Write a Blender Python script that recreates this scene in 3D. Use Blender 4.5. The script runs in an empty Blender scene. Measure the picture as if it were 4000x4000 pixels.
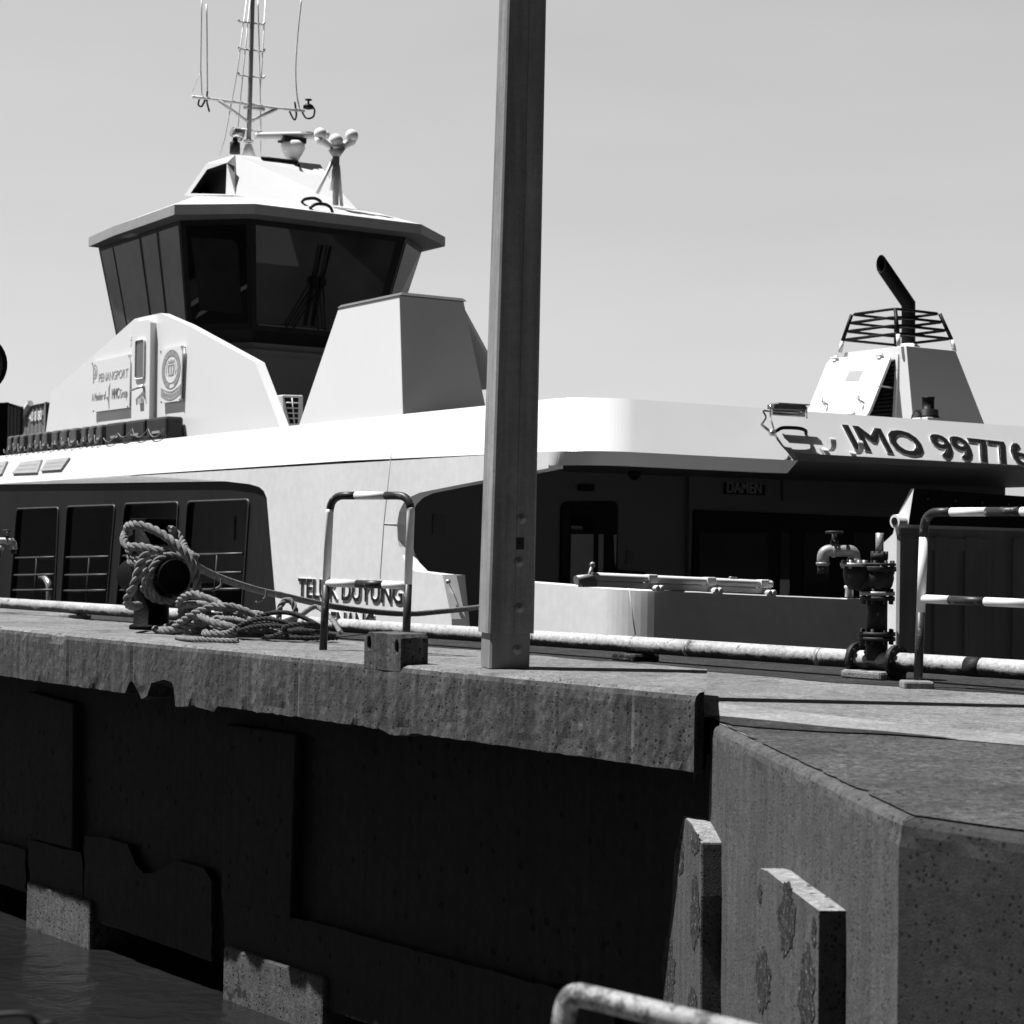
import bpy, bmesh, math, random
from mathutils import Vector as V, Matrix, noise
random.seed(7)
S = bpy.context.scene
COL = S.collection
# ------------------------------------------------------------------ camera model
FPX, H = 7453.0, 0.70
pitch, roll = math.atan(155/FPX), 0.015
Fw = V((0, math.cos(pitch), math.sin(pitch)))
U0 = V((0, -math.sin(pitch), math.cos(pitch))); R0 = V((1, 0, 0))
Rt = math.cos(roll)*R0 + math.sin(roll)*U0
Up = math.cos(roll)*U0 - math.sin(roll)*R0
CAM = V((0, 0, H))
cd = bpy.data.cameras.new('camera'); cam = bpy.data.objects.new('camera', cd); COL.objects.link(cam)
m = Matrix((Rt, Up, -Fw)).transposed().to_4x4(); m.translation = CAM
cam.matrix_world = m
cd.sensor_width = 36; cd.lens = 36*FPX/4000; cd.clip_start = .05; cd.clip_end = 20000
cd.dof.use_dof = True; cd.dof.focus_distance = 14.5; cd.dof.aperture_fstop = 5.6
S.camera = cam
def ray(x, y): return Fw + (x-2000)/FPX*Rt - (y-2000)/FPX*Up
def onp(x, y, p0, n):
    d = ray(x, y); return CAM + d*((p0-CAM).dot(n)/d.dot(n))
def onz(x, y, z): return onp(x, y, V((0, 0, z)), V((0, 0, 1)))
def atY(x, y, Y): return onp(x, y, V((0, Y, 0)), V((0, 1, 0)))
Z = V((0, 0, 1))
# ferry frame: a runs along the side away from us, e across the end to the right
th = math.radians(33.3)
A = V((-math.sin(th), math.cos(th), 0)); E_ = V((math.cos(th), math.sin(th), 0))
O = V((.0372*23, 23, 0))
def W(u, v, z): return O + A*u + E_*v + Z*z
def fuv(p): d = p-O; return (d.dot(A), d.dot(E_), p.z)
def FS(x, y, v): return fuv(onp(x, y, O+E_*v, E_))
def FE(x, y, u): return fuv(onp(x, y, O+A*u, A))
# quay frame: q along the edge away from us, N outward normal (towards water and camera)
qa = math.radians(39.5)
Q = V((-math.sin(qa), math.cos(qa), 0)); N = V((-math.cos(qa), -math.sin(qa), 0))
def QW(s, d, z): return Q*s + N*(-d) + Z*z          # d = depth behind the origin line
def qs(p): return p.dot(Q)
def onQ(x, y, d): return onp(x, y, N*(-d), N)
WATER = -2.7

# ------------------------------------------------------------------ materials
def mat(name, col, rough=.55, var=.12, scale=2.0, streak=0.0, pits=0.0, pitscale=60, bump=.0, bscale=60,
        spec=.35, metal=0.0, stain=None, grain=0.0):
    m = bpy.data.materials.new(name); m.use_nodes = True
    nt = m.node_tree; nd = nt.nodes; lk = nt.links
    b = nd['Principled BSDF']; b.inputs['Roughness'].default_value = rough
    b.inputs['Metallic'].default_value = metal; b.inputs['Specular IOR Level'].default_value = spec
    tc = nd.new('ShaderNodeTexCoord')
    def tex(sc, det=6, vec=None, r=.6):
        n = nd.new('ShaderNodeTexNoise'); n.inputs['Scale'].default_value = sc
        n.inputs['Detail'].default_value = det; n.inputs['Roughness'].default_value = r
        lk.new(vec or tc.outputs['Object'], n.inputs['Vector']); return n.outputs['Fac']
    def mth(op, a, b2):
        n = nd.new('ShaderNodeMath'); n.operation = op
        for i, x in enumerate((a, b2)):
            if isinstance(x, (int, float)): n.inputs[i].default_value = x
            else: lk.new(x, n.inputs[i])
        return n.outputs[0]
    def ramp(f, a, b2, lo, hi):
        n = nd.new('ShaderNodeMapRange'); lk.new(f, n.inputs[0])
        n.inputs[1].default_value = a; n.inputs[2].default_value = b2
        n.inputs[3].default_value = lo; n.inputs[4].default_value = hi; return n.outputs[0]
    val = ramp(tex(scale), .3, .7, 1-var, 1+var)
    if bump or pits: val = mth('MULTIPLY', val, ramp(tex(scale*14, 4), .3, .7, 1-var*.9, 1+var*.9))
    if grain: val = mth('MULTIPLY', val, ramp(tex(95, 3, None, .8), .32, .68, 1-grain, 1+grain)); val = mth('MULTIPLY', val, ramp(tex(26, 4, None, .75), .34, .66, 1-grain*.8, 1+grain*.8))
    hgt = None
    if streak:
        mp = nd.new('ShaderNodeMapping'); mp.inputs['Scale'].default_value = (9, 9, .45)
        lk.new(tc.outputs['Object'], mp.inputs['Vector'])
        val = mth('MULTIPLY', val, ramp(tex(1.6, 5, mp.outputs[0]), .35, .65, 1-streak, 1+streak))
    if stain:
        val = mth('MULTIPLY', val, ramp(tex(stain[0], 8, None, .7), stain[1], stain[1]+.06, 1, stain[2]))
    if pits:
        vo = nd.new('ShaderNodeTexVoronoi'); vo.inputs['Scale'].default_value = pitscale
        wn = nd.new('ShaderNodeTexNoise'); wn.inputs['Scale'].default_value = pitscale*.6
        ad = nd.new('ShaderNodeVectorMath'); ad.operation = 'MULTIPLY_ADD'
        lk.new(wn.outputs['Color'], ad.inputs[0]); ad.inputs[1].default_value = (.02,)*3
        lk.new(tc.outputs['Object'], ad.inputs[2]); lk.new(ad.outputs[0], vo.inputs['Vector'])
        sep = nd.new('ShaderNodeSeparateColor'); lk.new(vo.outputs['Color'], sep.inputs[0])
        sel = ramp(sep.outputs[0], 1-pits, 1-pits+.25, 0, .42)
        pit = ramp(mth('SUBTRACT', sel, vo.outputs['Distance']), 0, .08, 0, 1)
        val = mth('MULTIPLY', val, ramp(pit, 0, 1, 1, .12)); hgt = mth('MULTIPLY', pit, -1.5)
    v2 = mth('MULTIPLY', val, col)
    cm = nd.new('ShaderNodeCombineColor')
    for i in range(3): lk.new(v2, cm.inputs[i])
    lk.new(cm.outputs[0], b.inputs['Base Color'])
    if bump:
        t = tex(bscale, 5); t = mth('ADD', t, hgt) if hgt is not None else t
        bp = nd.new('ShaderNodeBump'); bp.inputs['Strength'].default_value = bump; bp.inputs['Distance'].default_value = .01
        lk.new(t, bp.inputs['Height']); lk.new(bp.outputs[0], b.inputs['Normal'])
    return m
M = {}
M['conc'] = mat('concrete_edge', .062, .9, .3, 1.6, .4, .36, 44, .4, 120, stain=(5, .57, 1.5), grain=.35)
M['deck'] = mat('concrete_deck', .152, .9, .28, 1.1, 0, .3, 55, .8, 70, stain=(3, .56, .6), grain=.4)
M['asph'] = mat('old_asphalt', .046, .75, .5, 2.0, 0, .4, 40, 1.0, 50, stain=(14, .62, 2.2), grain=.7)
M['debris'] = mat('dark_grit_and_shade', .018, .95, .6, 3, 0, .4, 40, 1.0, 50, stain=(12, .62, 4), grain=.9)  # grit and cracks; the dark tone also paints shade under the pipe
M['strip'] = mat('concrete_strip', .2, .9, .25, 2, 0, .2, 50, .5, 60, grain=.4)
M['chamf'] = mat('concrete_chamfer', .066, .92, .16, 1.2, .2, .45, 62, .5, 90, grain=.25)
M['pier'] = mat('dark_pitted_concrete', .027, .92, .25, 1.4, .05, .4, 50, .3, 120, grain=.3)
M['wallc'] = mat('shaded_tidal_concrete', .018, .85, .3, .9, .15, .25, 12, .5, 30)  # tidal wall; shadow under the beam deepened by a near-black base colour
M['spall'] = mat('spalled_concrete', .022, .95, .8, 26, 0, .5, 60, 1.0, 60, stain=(30, .56, 5), grain=.8)
M['pile'] = mat('pile_concrete', .085, .9, .35, 2, .15, .35, 34, .5, 60, stain=(5, .56, .3), grain=.3)
M['white'] = mat('white_paint', .78, .32, .025, .5, 0, spec=.45)
M['roofw'] = mat('roof_band_paint', .67, .32, .05, .45, 0, spec=.45)
M['hullw'] = mat('hull_white_paint', .75, .42, .06, .5, .012, bump=.03, bscale=2, spec=.4)
M['dimw'] = mat('recess_shade_paint', .14, .5, .06, .6)  # dull recess grey, also painted where white surfaces lie in shade
M['roofd'] = mat('roof_deck_coating', .12, .8, .2, 1)  # unseen roof top, made dark to cut light bounced onto the funnels
M['grey'] = mat('grey_paint', .12, .5, .1, 1)
M['dark'] = mat('dark_panel_paint', .014, .6, .3, .4, .15, spec=.1)
M['black'] = mat('black_paint', .01, .5, .3, 5, spec=.15)
M['letter'] = mat('black_letters', .012, .55, .1, 5, spec=.2)
M['fbl'] = mat('float_black', .03, .6, .2, 4)
M['fgr'] = mat('float_grey', .09, .6, .2, 4)
M['rim'] = mat('window_rim', .05, .4, .2, 3)
M['steel'] = mat('bright_steel', .6, .25, .15, 8, metal=.8)
M['galv'] = mat('galvanised_pole', .24, .6, .16, 3, .2, spec=.1, stain=(4, .64, .75), grain=.12)
M['galvd'] = mat('pole_sleeve', .2, .55, .15, 3, .1)
M['pipe'] = mat('worn_white_pipe', .5, .6, .22, 2.5, 0, 0, 60, .4, 50, stain=(6, .565, .12), grain=.2)
def pipe_mat():
    m = mat('peeling_shaded_pipe', .36, .6, .3, 2.5, bump=.4, bscale=50, stain=(6, .585, .15), grain=.2); nt = m.node_tree; lk = nt.links; nd = nt.nodes
    b = nd['Principled BSDF']; src = b.inputs['Base Color'].links[0].from_socket
    tc = nd.new('ShaderNodeTexCoord'); sx = nd.new('ShaderNodeSeparateXYZ'); lk.new(tc.outputs['Object'], sx.inputs[0])
    n = nd.new('ShaderNodeTexNoise'); n.inputs['Scale'].default_value = 3.5; n.inputs['Detail'].default_value = 9; n.inputs['Roughness'].default_value = .75; lk.new(tc.outputs['Object'], n.inputs['Vector'])
    a = nd.new('ShaderNodeMath'); a.operation = 'MULTIPLY_ADD'; lk.new(n.outputs['Fac'], a.inputs[0]); a.inputs[1].default_value = -.19; lk.new(sx.outputs[2], a.inputs[2])
    r = nd.new('ShaderNodeMapRange'); lk.new(a.outputs[0], r.inputs[0]); r.inputs[1].default_value = .012; r.inputs[2].default_value = .03
    mx = nd.new('ShaderNodeMix'); mx.data_type = 'RGBA'; lk.new(r.outputs[0], mx.inputs[0]); mx.inputs[6].default_value = (.03, .03, .03, 1); lk.new(src, mx.inputs[7]); lk.new(mx.outputs[2], b.inputs['Base Color'])  # dark lower side: peeled paint plus painted-in underside shade
    return m
M['pipe'] = pipe_mat()
M['iron'] = mat('dark_iron', .022, .55, .5, 9, bump=.4, bscale=60, spec=.2)
M['galvp'] = mat('weathered_galvanised', .28, .45, .2, 6, bump=.2, bscale=60, metal=.3)
M['rw'] = mat('rail_white', .7, .5, .12, 6, stain=(14, .66, .1))
M['rb'] = mat('rail_black', .025, .45, .5, 8, stain=(16, .58, 7))
M['worn'] = mat('rail_worn', .24, .6, .4, 12, stain=(26, .5, .3), bump=.3)
M['roped'] = mat('dark_frayed_rope', .05, .95, .4, 14, bump=.8, bscale=160, spec=.05)
M['rope'] = mat('hemp_rope', .21, .95, .35, 14, bump=.8, bscale=160, spec=.1)
M['bollard'] = mat('bollard_black', .0035, .6, .5, 7, bump=.5, bscale=50, stain=(6, .64, 2.5), spec=.05)
M['louv'] = mat('louvre', .03, .5, .1, 4)
M['cont'] = mat('container_paint', .19, .6, .2, .6)
M['sgrey'] = mat('sign_grey', .34, .6, .08, 3)
M['rampd'] = mat('ramp_grey', .26, .55, .12, 1.2, .1)
def glass(name, base, ior=1.5, rough=.02):
    m = bpy.data.materials.new(name); m.use_nodes = True; nt = m.node_tree; b = nt.nodes['Principled BSDF']
    nz = nt.nodes.new('ShaderNodeTexNoise'); nz.inputs['Scale'].default_value = .8; nz.inputs['Detail'].default_value = 3
    tc = nt.nodes.new('ShaderNodeTexCoord'); nt.links.new(tc.outputs['Object'], nz.inputs['Vector'])
    mr = nt.nodes.new('ShaderNodeMapRange'); mr.inputs[1].default_value = .35; mr.inputs[2].default_value = .65
    mr.inputs[3].default_value = base*.7; mr.inputs[4].default_value = base*1.3
    nt.links.new(nz.outputs['Fac'], mr.inputs[0])
    cm = nt.nodes.new('ShaderNodeCombineColor')
    for i in range(3): nt.links.new(mr.outputs[0], cm.inputs[i])
    nt.links.new(cm.outputs[0], b.inputs['Base Color'])
    b.inputs['Roughness'].default_value = rough; b.inputs['IOR'].default_value = ior
    return m
M['glass'] = glass('dark_tinted_glass', .006, 1.25)
M['glassf'] = glass('front_glass', .035, 1.25)  # reflections on the front pane painted as a lighter base
M['blind'] = glass('glass_blinds_and_reflections', .095, 1.35, .15)  # blinds and reflections both put in as a paler base colour
M['glassd'] = glass('door_glass', .02, 1.4)
def clear(name):
    m = bpy.data.materials.new(name); m.use_nodes = True; nt = m.node_tree
    b = nt.nodes['Principled BSDF']; b.inputs['Base Color'].default_value = (.01, .01, .01, 1)
    b.inputs['Roughness'].default_value = .03
    tr = nt.nodes.new('ShaderNodeBsdfTransparent'); tr.inputs[0].default_value = (.25, .25, .25, 1)
    mx = nt.nodes.new('ShaderNodeMixShader'); mx.inputs[0].default_value = .35
    nt.links.new(tr.outputs[0], mx.inputs[1]); nt.links.new(b.outputs[0], mx.inputs[2])
    nt.links.new(mx.outputs[0], nt.nodes['Material Output'].inputs['Surface']); return m
M['clear'] = clear('tinted_clear_glass')

# ------------------------------------------------------------------ mesh building
class MB:
    def __init__(s): s.v = []; s.f = []; s.mi = []; s.sm = []
    def add(s, vs, fs, mi=0, sm=False):
        o = len(s.v); s.v += [V(p) for p in vs]
        for f in fs: s.f.append([i+o for i in f]); s.mi.append(mi); s.sm.append(sm)
    def quad(s, a, b, c, d, mi=0): s.add([a, b, c, d], [(0, 1, 2, 3)], mi)
    def hexa(s, b4, t4, mi=0):
        s.add(list(b4)+list(t4), [(3, 2, 1, 0), (4, 5, 6, 7), (0, 1, 5, 4), (1, 2, 6, 5), (2, 3, 7, 6), (3, 0, 4, 7)], mi)
    def box(s, c, ex, ey, ez, mi=0):
        c = V(c); b = [c-ex-ey-ez, c+ex-ey-ez, c+ex+ey-ez, c-ex+ey-ez]; s.hexa(b, [p+2*ez for p in b], mi)
    def prism(s, poly, vec, mi=0, sm=False):
        n = len(poly); a = [V(p) for p in poly]; b = [p+vec for p in a]
        s.add(a, [tuple(range(n))[::-1]], mi); s.add(b, [tuple(range(n))], mi)
        s.add(a+b, [(i, (i+1) % n, n+(i+1) % n, n+i) for i in range(n)], mi, sm)
    def loft(s, rings, mi=0, closed=False, sm=False):
        n = len(rings[0]); vs = [p for r in rings for p in r]; fs = []
        for k in range(len(rings)-1):
            for i in range(n if closed else n-1):
                j = (i+1) % n; fs.append((k*n+i, k*n+j, (k+1)*n+j, (k+1)*n+i))
        s.add(vs, fs, mi, sm)
    def tube(s, path, r, seg=10, mi=0, caps=True):
        P = [V(p) for p in path]; rs = r if isinstance(r, (list, tuple)) else [r]*len(P)
        T = [(P[min(i+1, len(P)-1)]-P[max(i-1, 0)]).normalized() for i in range(len(P))]
        n = T[0].orthogonal().normalized(); rings = []
        for p, t, rr in zip(P, T, rs):
            n = (n - t*n.dot(t)).normalized(); b = t.cross(n)
            rings.append([p + (n*math.cos(k*2*math.pi/seg)+b*math.sin(k*2*math.pi/seg))*rr for k in range(seg)])
        s.loft(rings, mi, True, True)
        if caps:
            s.add(rings[0], [tuple(range(seg))[::-1]], mi); s.add(rings[-1], [tuple(range(seg))], mi)
    def lathe(s, prof, o, axis=Z, seg=20, mi=0, sm=True):
        axis = V(axis).normalized(); n = axis.orthogonal().normalized(); b = axis.cross(n)
        rings = [[V(o)+axis*z+(n*math.cos(k*2*math.pi/seg)+b*math.sin(k*2*math.pi/seg))*max(r, 1e-4) for k in range(seg)] for r, z in prof]
        s.loft(rings, mi, True, sm)
        s.add(rings[0], [tuple(range(seg))[::-1]], mi); s.add(rings[-1], [tuple(range(seg))], mi)
    def sphere(s, c, r, mi=0, n=10, sx=1, sy=1, sz=1):
        rings = [[V(c)+V((r*sx*math.sin(math.pi*i/n)*math.cos(2*math.pi*k/(2*n)), r*sy*math.sin(math.pi*i/n)*math.sin(2*math.pi*k/(2*n)), r*sz*math.cos(math.pi*i/n))) for k in range(2*n)] for i in range(n+1)]
        s.loft(rings, mi, True, True)
    def mesh(s, me, fr, mi=0):      # take a bpy mesh through a frame (o, ex, ey, en)
        o, ex, ey, en = fr
        s.add([o+ex*v.co.x+ey*v.co.y+en*v.co.z for v in me.vertices], [tuple(p.vertices) for p in me.polygons], mi)
    def plate(s, outer, holes, fr, t, mi=0):
        cu = bpy.data.curves.new('tmp', 'CURVE'); cu.dimensions = '2D'; cu.fill_mode = 'BOTH'; cu.extrude = t/2
        for pl in [outer]+list(holes):
            sp = cu.splines.new('POLY'); sp.points.add(len(pl)-1); sp.use_cyclic_u = True
            for k, p in enumerate(pl): sp.points[k].co = (p[0], p[1], 0, 1)
        s._curve(cu, fr, mi)
    def text(s, body, size, fr, ext=.01, off=0., mi=0, align='LEFT', wid=None, spacing=1.0, side=None):
        o, ex, ey, en = fr; k = (off, )
        offs = [(0, 0)] if not off else [(-off, -off*.5), (off, -off*.5), (-off, off*.5), (off, off*.5), (0, 0)]
        for j, (dx, dy) in enumerate(offs): s._text(body, size, (o+ex*(dx+off)+ey*dy+en*j*.0006, ex, ey, en), ext, 0, mi, align, wid-2*off if wid else None, spacing, side)
    def _text(s, body, size, fr, ext=.01, off=0., mi=0, align='LEFT', wid=None, spacing=1.0, side=None):
        cu = bpy.data.curves.new('tmp', 'FONT'); cu.body = body; cu.size = size; cu.extrude = ext; cu.offset = off
        cu.align_x = align; cu.space_character = spacing; cu.resolution_u = 3
        s._curve(cu, fr, mi, wid, side)
    def _curve(s, cu, fr, mi, wid=None, side=None):
        ob = bpy.data.objects.new('tmp', cu); COL.objects.link(ob)
        dg = bpy.context.evaluated_depsgraph_get(); me = bpy.data.meshes.new_from_object(ob.evaluated_get(dg))
        if wid:
            xs = [v.co.x for v in me.vertices]; x0, x1 = min(xs), max(xs)
            for v in me.vertices: v.co.x = (v.co.x-x0)*wid/(x1-x0)
        n0 = len(s.mi); s.mesh(me, fr, mi)
        if side is not None:
            for k, p in enumerate(me.polygons):
                if abs(p.normal.z) < .5: s.mi[n0+k] = side
        bpy.data.objects.remove(ob); bpy.data.curves.remove(cu); bpy.data.meshes.remove(me)
    def build(s, name, mats, parent=None, bevel=0, seg=2, fix=True):
        base = parent
        while base is not None and base.parent is not None: base = base.parent
        off = base.location.copy() if base else V((0, 0, 0))
        me = bpy.data.meshes.new(name); me.from_pydata([p-off for p in s.v], [], s.f)
        mats = mats if isinstance(mats, (list, tuple)) else [mats]
        for x in mats: me.materials.append(M[x] if isinstance(x, str) else x)
        for p, i, q in zip(me.polygons, s.mi, s.sm): p.material_index = i; p.use_smooth = q
        if fix:
            bm = bmesh.new(); bm.from_mesh(me); bmesh.ops.remove_doubles(bm, verts=bm.verts, dist=1e-5)
            bmesh.ops.recalc_face_normals(bm, faces=bm.faces)
            if bevel:
                ed = [e for e in bm.edges if len(e.link_faces) == 2 and e.calc_face_angle(0) > .5]
                bmesh.ops.bevel(bm, geom=ed, offset=bevel, segments=seg, profile=.5, affect='EDGES', clamp_overlap=True)
            bm.to_mesh(me); bm.free()
        ob = bpy.data.objects.new(name, me); COL.objects.link(ob)
        if parent: ob.parent = parent
        return ob
def tag(o, label, cat, group=None, kind=None):
    if label: o['label'] = label
    if cat: o['category'] = cat
    if group: o['group'] = group
    if kind: o['kind'] = kind
    return o
def thing(name, loc, label, cat, group=None):
    o = bpy.data.objects.new(name, None); COL.objects.link(o); o.location = V(loc); o.empty_display_size = .2
    return tag(o, label, cat, group)
def copy_thing(o, parent=None):
    c = o.copy(); COL.objects.link(c)
    if parent: c.parent = parent
    for ch in list(o.children): copy_thing(ch, c)
    return c
def fillet(P, r, n=6):
    P = [V(p) for p in P]; out = [P[0]]
    for i in range(1, len(P)-1):
        a, b, c = P[i-1], P[i], P[i+1]; d1 = (a-b); d2 = (c-b); rr = min(r, d1.length*.49, d2.length*.49)
        p1 = b+d1.normalized()*rr; p2 = b+d2.normalized()*rr
        for k in range(n+1):
            t = k/n; out.append(p1*(1-t)**2+b*2*t*(1-t)+p2*t*t)
    return out+[P[-1]]
def catmull(P, n=10):
    P = [V(p) for p in P]; Q_ = [P[0]*2-P[1]]+P+[P[-1]*2-P[-2]]; out = []
    for i in range(1, len(Q_)-2):
        p0, p1, p2, p3 = Q_[i-1:i+3]
        for k in range(n):
            t = k/n; out.append(.5*((2*p1)+(p2-p0)*t+(2*p0-5*p1+4*p2-p3)*t*t+(3*p1-p0-3*p2+p3)*t**3))
    return out+[P[-1]]
def nz(p, s=1.0): return noise.noise(V(p)*s)
def fr_side(u, v, z): return (W(u, v, z), -A, Z, -E_)      # reading left to right on the side
def fr_end(u, v, z): return (W(u, v, z), E_, Z, -A)
def pls(pts, v): return [(lambda p: (-p[0], p[2]))(FS(x, y, v)) for x, y in pts]
def ple(pts, u): return [(lambda p: (p[1], p[2]))(FE(x, y, u)) for x, y in pts]
def rrect(x0, y0, x1, y1, r, n=4):
    o = []
    for cx, cy, a0 in ((x1-r, y1-r, 0), (x0+r, y1-r, 90), (x0+r, y0+r, 180), (x1-r, y0+r, 270)):
        for k in range(n+1):
            a = math.radians(a0+90*k/n); o.append((cx+r*math.cos(a), cy+r*math.sin(a)))
    return o

# ================================================================== QUAY
DZ = -.166
P1 = V((1.033, 9.812, 0)); P2 = V((1.312, 6.410, 0))
nc = V((-(P1-P2).y, (P1-P2).x, 0)).normalized(); cdir = (P1-P2).normalized()
# water
mb = MB(); mb.quad(V((-3000, -300, WATER)), V((3000, -300, WATER)), V((3000, 6000, WATER)), V((-3000, 6000, WATER)))
wm = mat('harbour_water', .012, .12, .25, .5, bump=0, spec=.3)
nt = wm.node_tree; b = nt.nodes['Principled BSDF']
tc = nt.nodes.new('ShaderNodeTexCoord'); mp = nt.nodes.new('ShaderNodeMapping'); mp.inputs['Scale'].default_value = (1.2, 1.5, 1)
mp.inputs['Rotation'].default_value = (0, 0, .25)
nt.links.new(tc.outputs['Object'], mp.inputs[0])
n1 = nt.nodes.new('ShaderNodeTexNoise'); n1.inputs['Scale'].default_value = 2.4; n1.inputs['Detail'].default_value = 4; n1.inputs['Distortion'].default_value = .8
nt.links.new(mp.outputs[0], n1.inputs['Vector'])
b.inputs['Roughness'].default_value = .18
bp = nt.nodes.new('ShaderNodeBump'); bp.inputs['Strength'].default_value = .6; bp.inputs['Distance'].default_value = .07
nt.links.new(n1.outputs['Fac'], bp.inputs['Height']); nt.links.new(bp.outputs[0], b.inputs['Normal'])
tag(mb.build('water', wm, fix=False), 'grey rippled harbour water below the quay', 'water', None, 'structure')

# main deck sheet
i1 = P1-nc*.05; i2 = P2-nc*.05-N*.05
mb = MB()
dk = [i1, i2, QW(-9, 5.14, 0), QW(-9, 11.6, 0), QW(70, 11.6, 0), QW(70, 7.3, 0), QW(qs(P1)+.2, 7.3, 0)]
mb.add([p+Z*DZ for p in dk], [tuple(range(len(dk)))[::-1]])
mb.add([QW(-9, 11.6, DZ), QW(70, 11.6, DZ), QW(70, 11.6, -3.3), QW(-9, 11.6, -3.3)], [(0, 1, 2, 3)])
tag(mb.build('quay_deck', 'deck', fix=False), 'worn concrete top of the quay', 'quay', None, 'structure')
def ragged(pts, z, amp, step=.08):
    out = []
    W3 = [onz(x, y, z) for x, y in pts]
    for i, a in enumerate(W3):
        b2 = W3[(i+1) % len(W3)]; n = max(1, int((b2-a).length/step))
        for k in range(n):
            p = a.lerp(b2, k/n); out.append(p+V((nz(p, 3), nz(p+V((9, 3, 1)), 3), 0))*amp)
    return out
mb = MB(); pl = ragged([(4150, 2914), (3800, 2888), (3400, 2852), (3100, 2826), (2800, 2800)], DZ+.004, .06)[:-1]
pl = [p for p in pl if p.y < 12]
lin = lambda a_, b_, n: [a_.lerp(b_, k/n) for k in range(n+1)]
edge = lin(P1-nc*.05-cdir*.12, P2-nc*.05+cdir*.0, 40)+lin(P2-N*.05-Q*.06, P2-N*.05-Q*3.2, 30)
pl = [p+V((nz(p, 4), nz(p+V((5, 5, 5)), 4), 0))*.04 for p in ragged([(2800, 2800), (2802, 2803)], DZ+.004, 0)[:1]]+[V((p.x, p.y, DZ+.004))-nc*max(0, nz(p, 6))*.05 for p in edge]+[p for p in ragged([(4150, 2914), (3800, 2888), (3400, 2852), (3100, 2826), (2830, 2803)], DZ+.004, .05) if True][:int(1e9)]
def upto(pts):      # keep the run along the strip only
    out = []
    for p in pts: 
        out.append(p)
        if (p-onz(2830, 2803, DZ+.004)).length < .12: break
    return out
head = pl[:1+len(edge)]; pl = head+upto(pl[1+len(edge):])
mb.add(pl, [tuple(range(len(pl)))]); tag(mb.build('asphalt_patch', 'asph', fix=False), 'rough dark asphalt at the pier corner', 'pavement', None, 'structure')
mb = MB(); pl = ragged([(2766, 2740), (2772, 2792), (3400, 2856), (4150, 2924), (4150, 2884), (3400, 2812)], DZ+.008, .03)
mb.add(pl, [tuple(range(len(pl)))]); tag(mb.build('kerb_strip', 'strip', fix=False), 'pale concrete strip crossing the deck', 'pavement', None, 'structure')
mb = MB(); pl = ragged([(2780, 2797), (2900, 2808), (3300, 2843), (3750, 2883), (3300, 2862), (3000, 2842), (2860, 2832)], DZ+.012, .07, .05)
mb.add(pl, [tuple(range(len(pl)))]); tag(mb.build('broken_edge', 'debris', fix=False), 'dark broken edge between strip and asphalt', 'pavement', None, 'structure')
# gravel band under the pipe, coloured dark to paint in the pipe's shade
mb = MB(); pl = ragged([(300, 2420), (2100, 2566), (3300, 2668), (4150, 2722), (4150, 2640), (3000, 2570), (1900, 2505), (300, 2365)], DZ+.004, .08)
mb.add(pl, [tuple(range(len(pl)))]); tag(mb.build('shaded_grit_strip', 'debris', fix=False), 'gritty strip under the pipeline with its shade painted dark', 'pavement', None, 'structure')

# ---- quay wall
SE, SC = 6.92, 14.75
qw = thing('quay_wall', QW(10.5, 7.6, WATER), 'old concrete quay wall with chipped edge beam and dark recessed face', 'quay wall')
fdir = V((-.4, .917, 0)); fn = V((-.917, -.4, 0))
def bpos(s, d, z):
    if s > SC: d += min(.02, (s-SC)*.29)
    return QW(s, d, z)
def sof(x, y): return qs(onQ(x, y, 6.93))
notch = [(sof(490, 2690), 0), (sof(508, 2690), .10), (sof(520, 2690), .09), (sof(545, 2700), -.03), (sof(575, 2700), .0), (sof(590, 2690), .10), (sof(640, 2690), .14), (sof(676, 2690), .12),
         (sof(685, 2720), -.05), (sof(750, 2730), -.02), (sof(835, 2740), -.045), (sof(850, 2740), 0), (sof(1480, 2830), 0), (sof(1520, 2840), -.03), (sof(1580, 2840), -.02), (sof(1610, 2840), 0)]
def boff(s):
    for (s0, o0), (s1, o1) in zip(notch, notch[1:]):
        if s1 <= s <= s0: t = (s0-s)/(s0-s1); return o0+(o1-o0)*t
    return 0
cracks = [sof(265, 2560), sof(515, 2560), sof(1160, 2650), sof(2460, 2700)]
mb = MB(); cols = []; s = SE; ss = []
while s < 26.0: ss.append(s); s += .03 if s < 17 else .3
rows_t = [8.4, 8.0, 7.6, 7.25, 7.08, 7.0]
for s in ss:
    col = []
    for d in rows_t:
        s2 = max(s, SE+max(0, d-7.02)*.989); p = bpos(s2, d, 0)
        col.append(p+Z*(.006*nz(p, 1.7)+.003*nz(p, 9)-.004))
    g = min(abs(s-c) for c in cracks); gr = .012*max(0, 1-g/.025)
    ch = max(0, nz(V((s*2.3, 4, 1)))-.3)*.05 + max(0, nz(V((s*9, 7, 1)))-.3)*.03
    zb = -.41+boff(s)+.006*nz(V((s*6, 2, 2)))+.006*nz(V((s*17, 2, 2)))
    for d, z in ((6.965, -.006), (6.942, -.022), (6.932, -.05)):
        p = bpos(s, d, z); col.append(p-N*(ch*.9+gr)-Z*(ch*.7 if z > -.04 else ch*.3)+N*.006*nz(p, 8))
    for k in range(1, 9):
        z = -.05+(zb+.05)*k/8; p = bpos(s, 6.93, z)
        e = .002*nz(p, 3)+.003*nz(p, 14)+.003*nz(p, 30)
        bot = max(0, nz(p, 7)-.2)*.035*(k/8)**3
        col.append(p-N*(gr+bot)+N*e)
    col += [bpos(s, 7.0, zb-.01)]+[bpos(max(s, SE+(d-7.02)*.989), d, -.42) for d in (7.3, 7.9)]
    cols.append(col)
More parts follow.
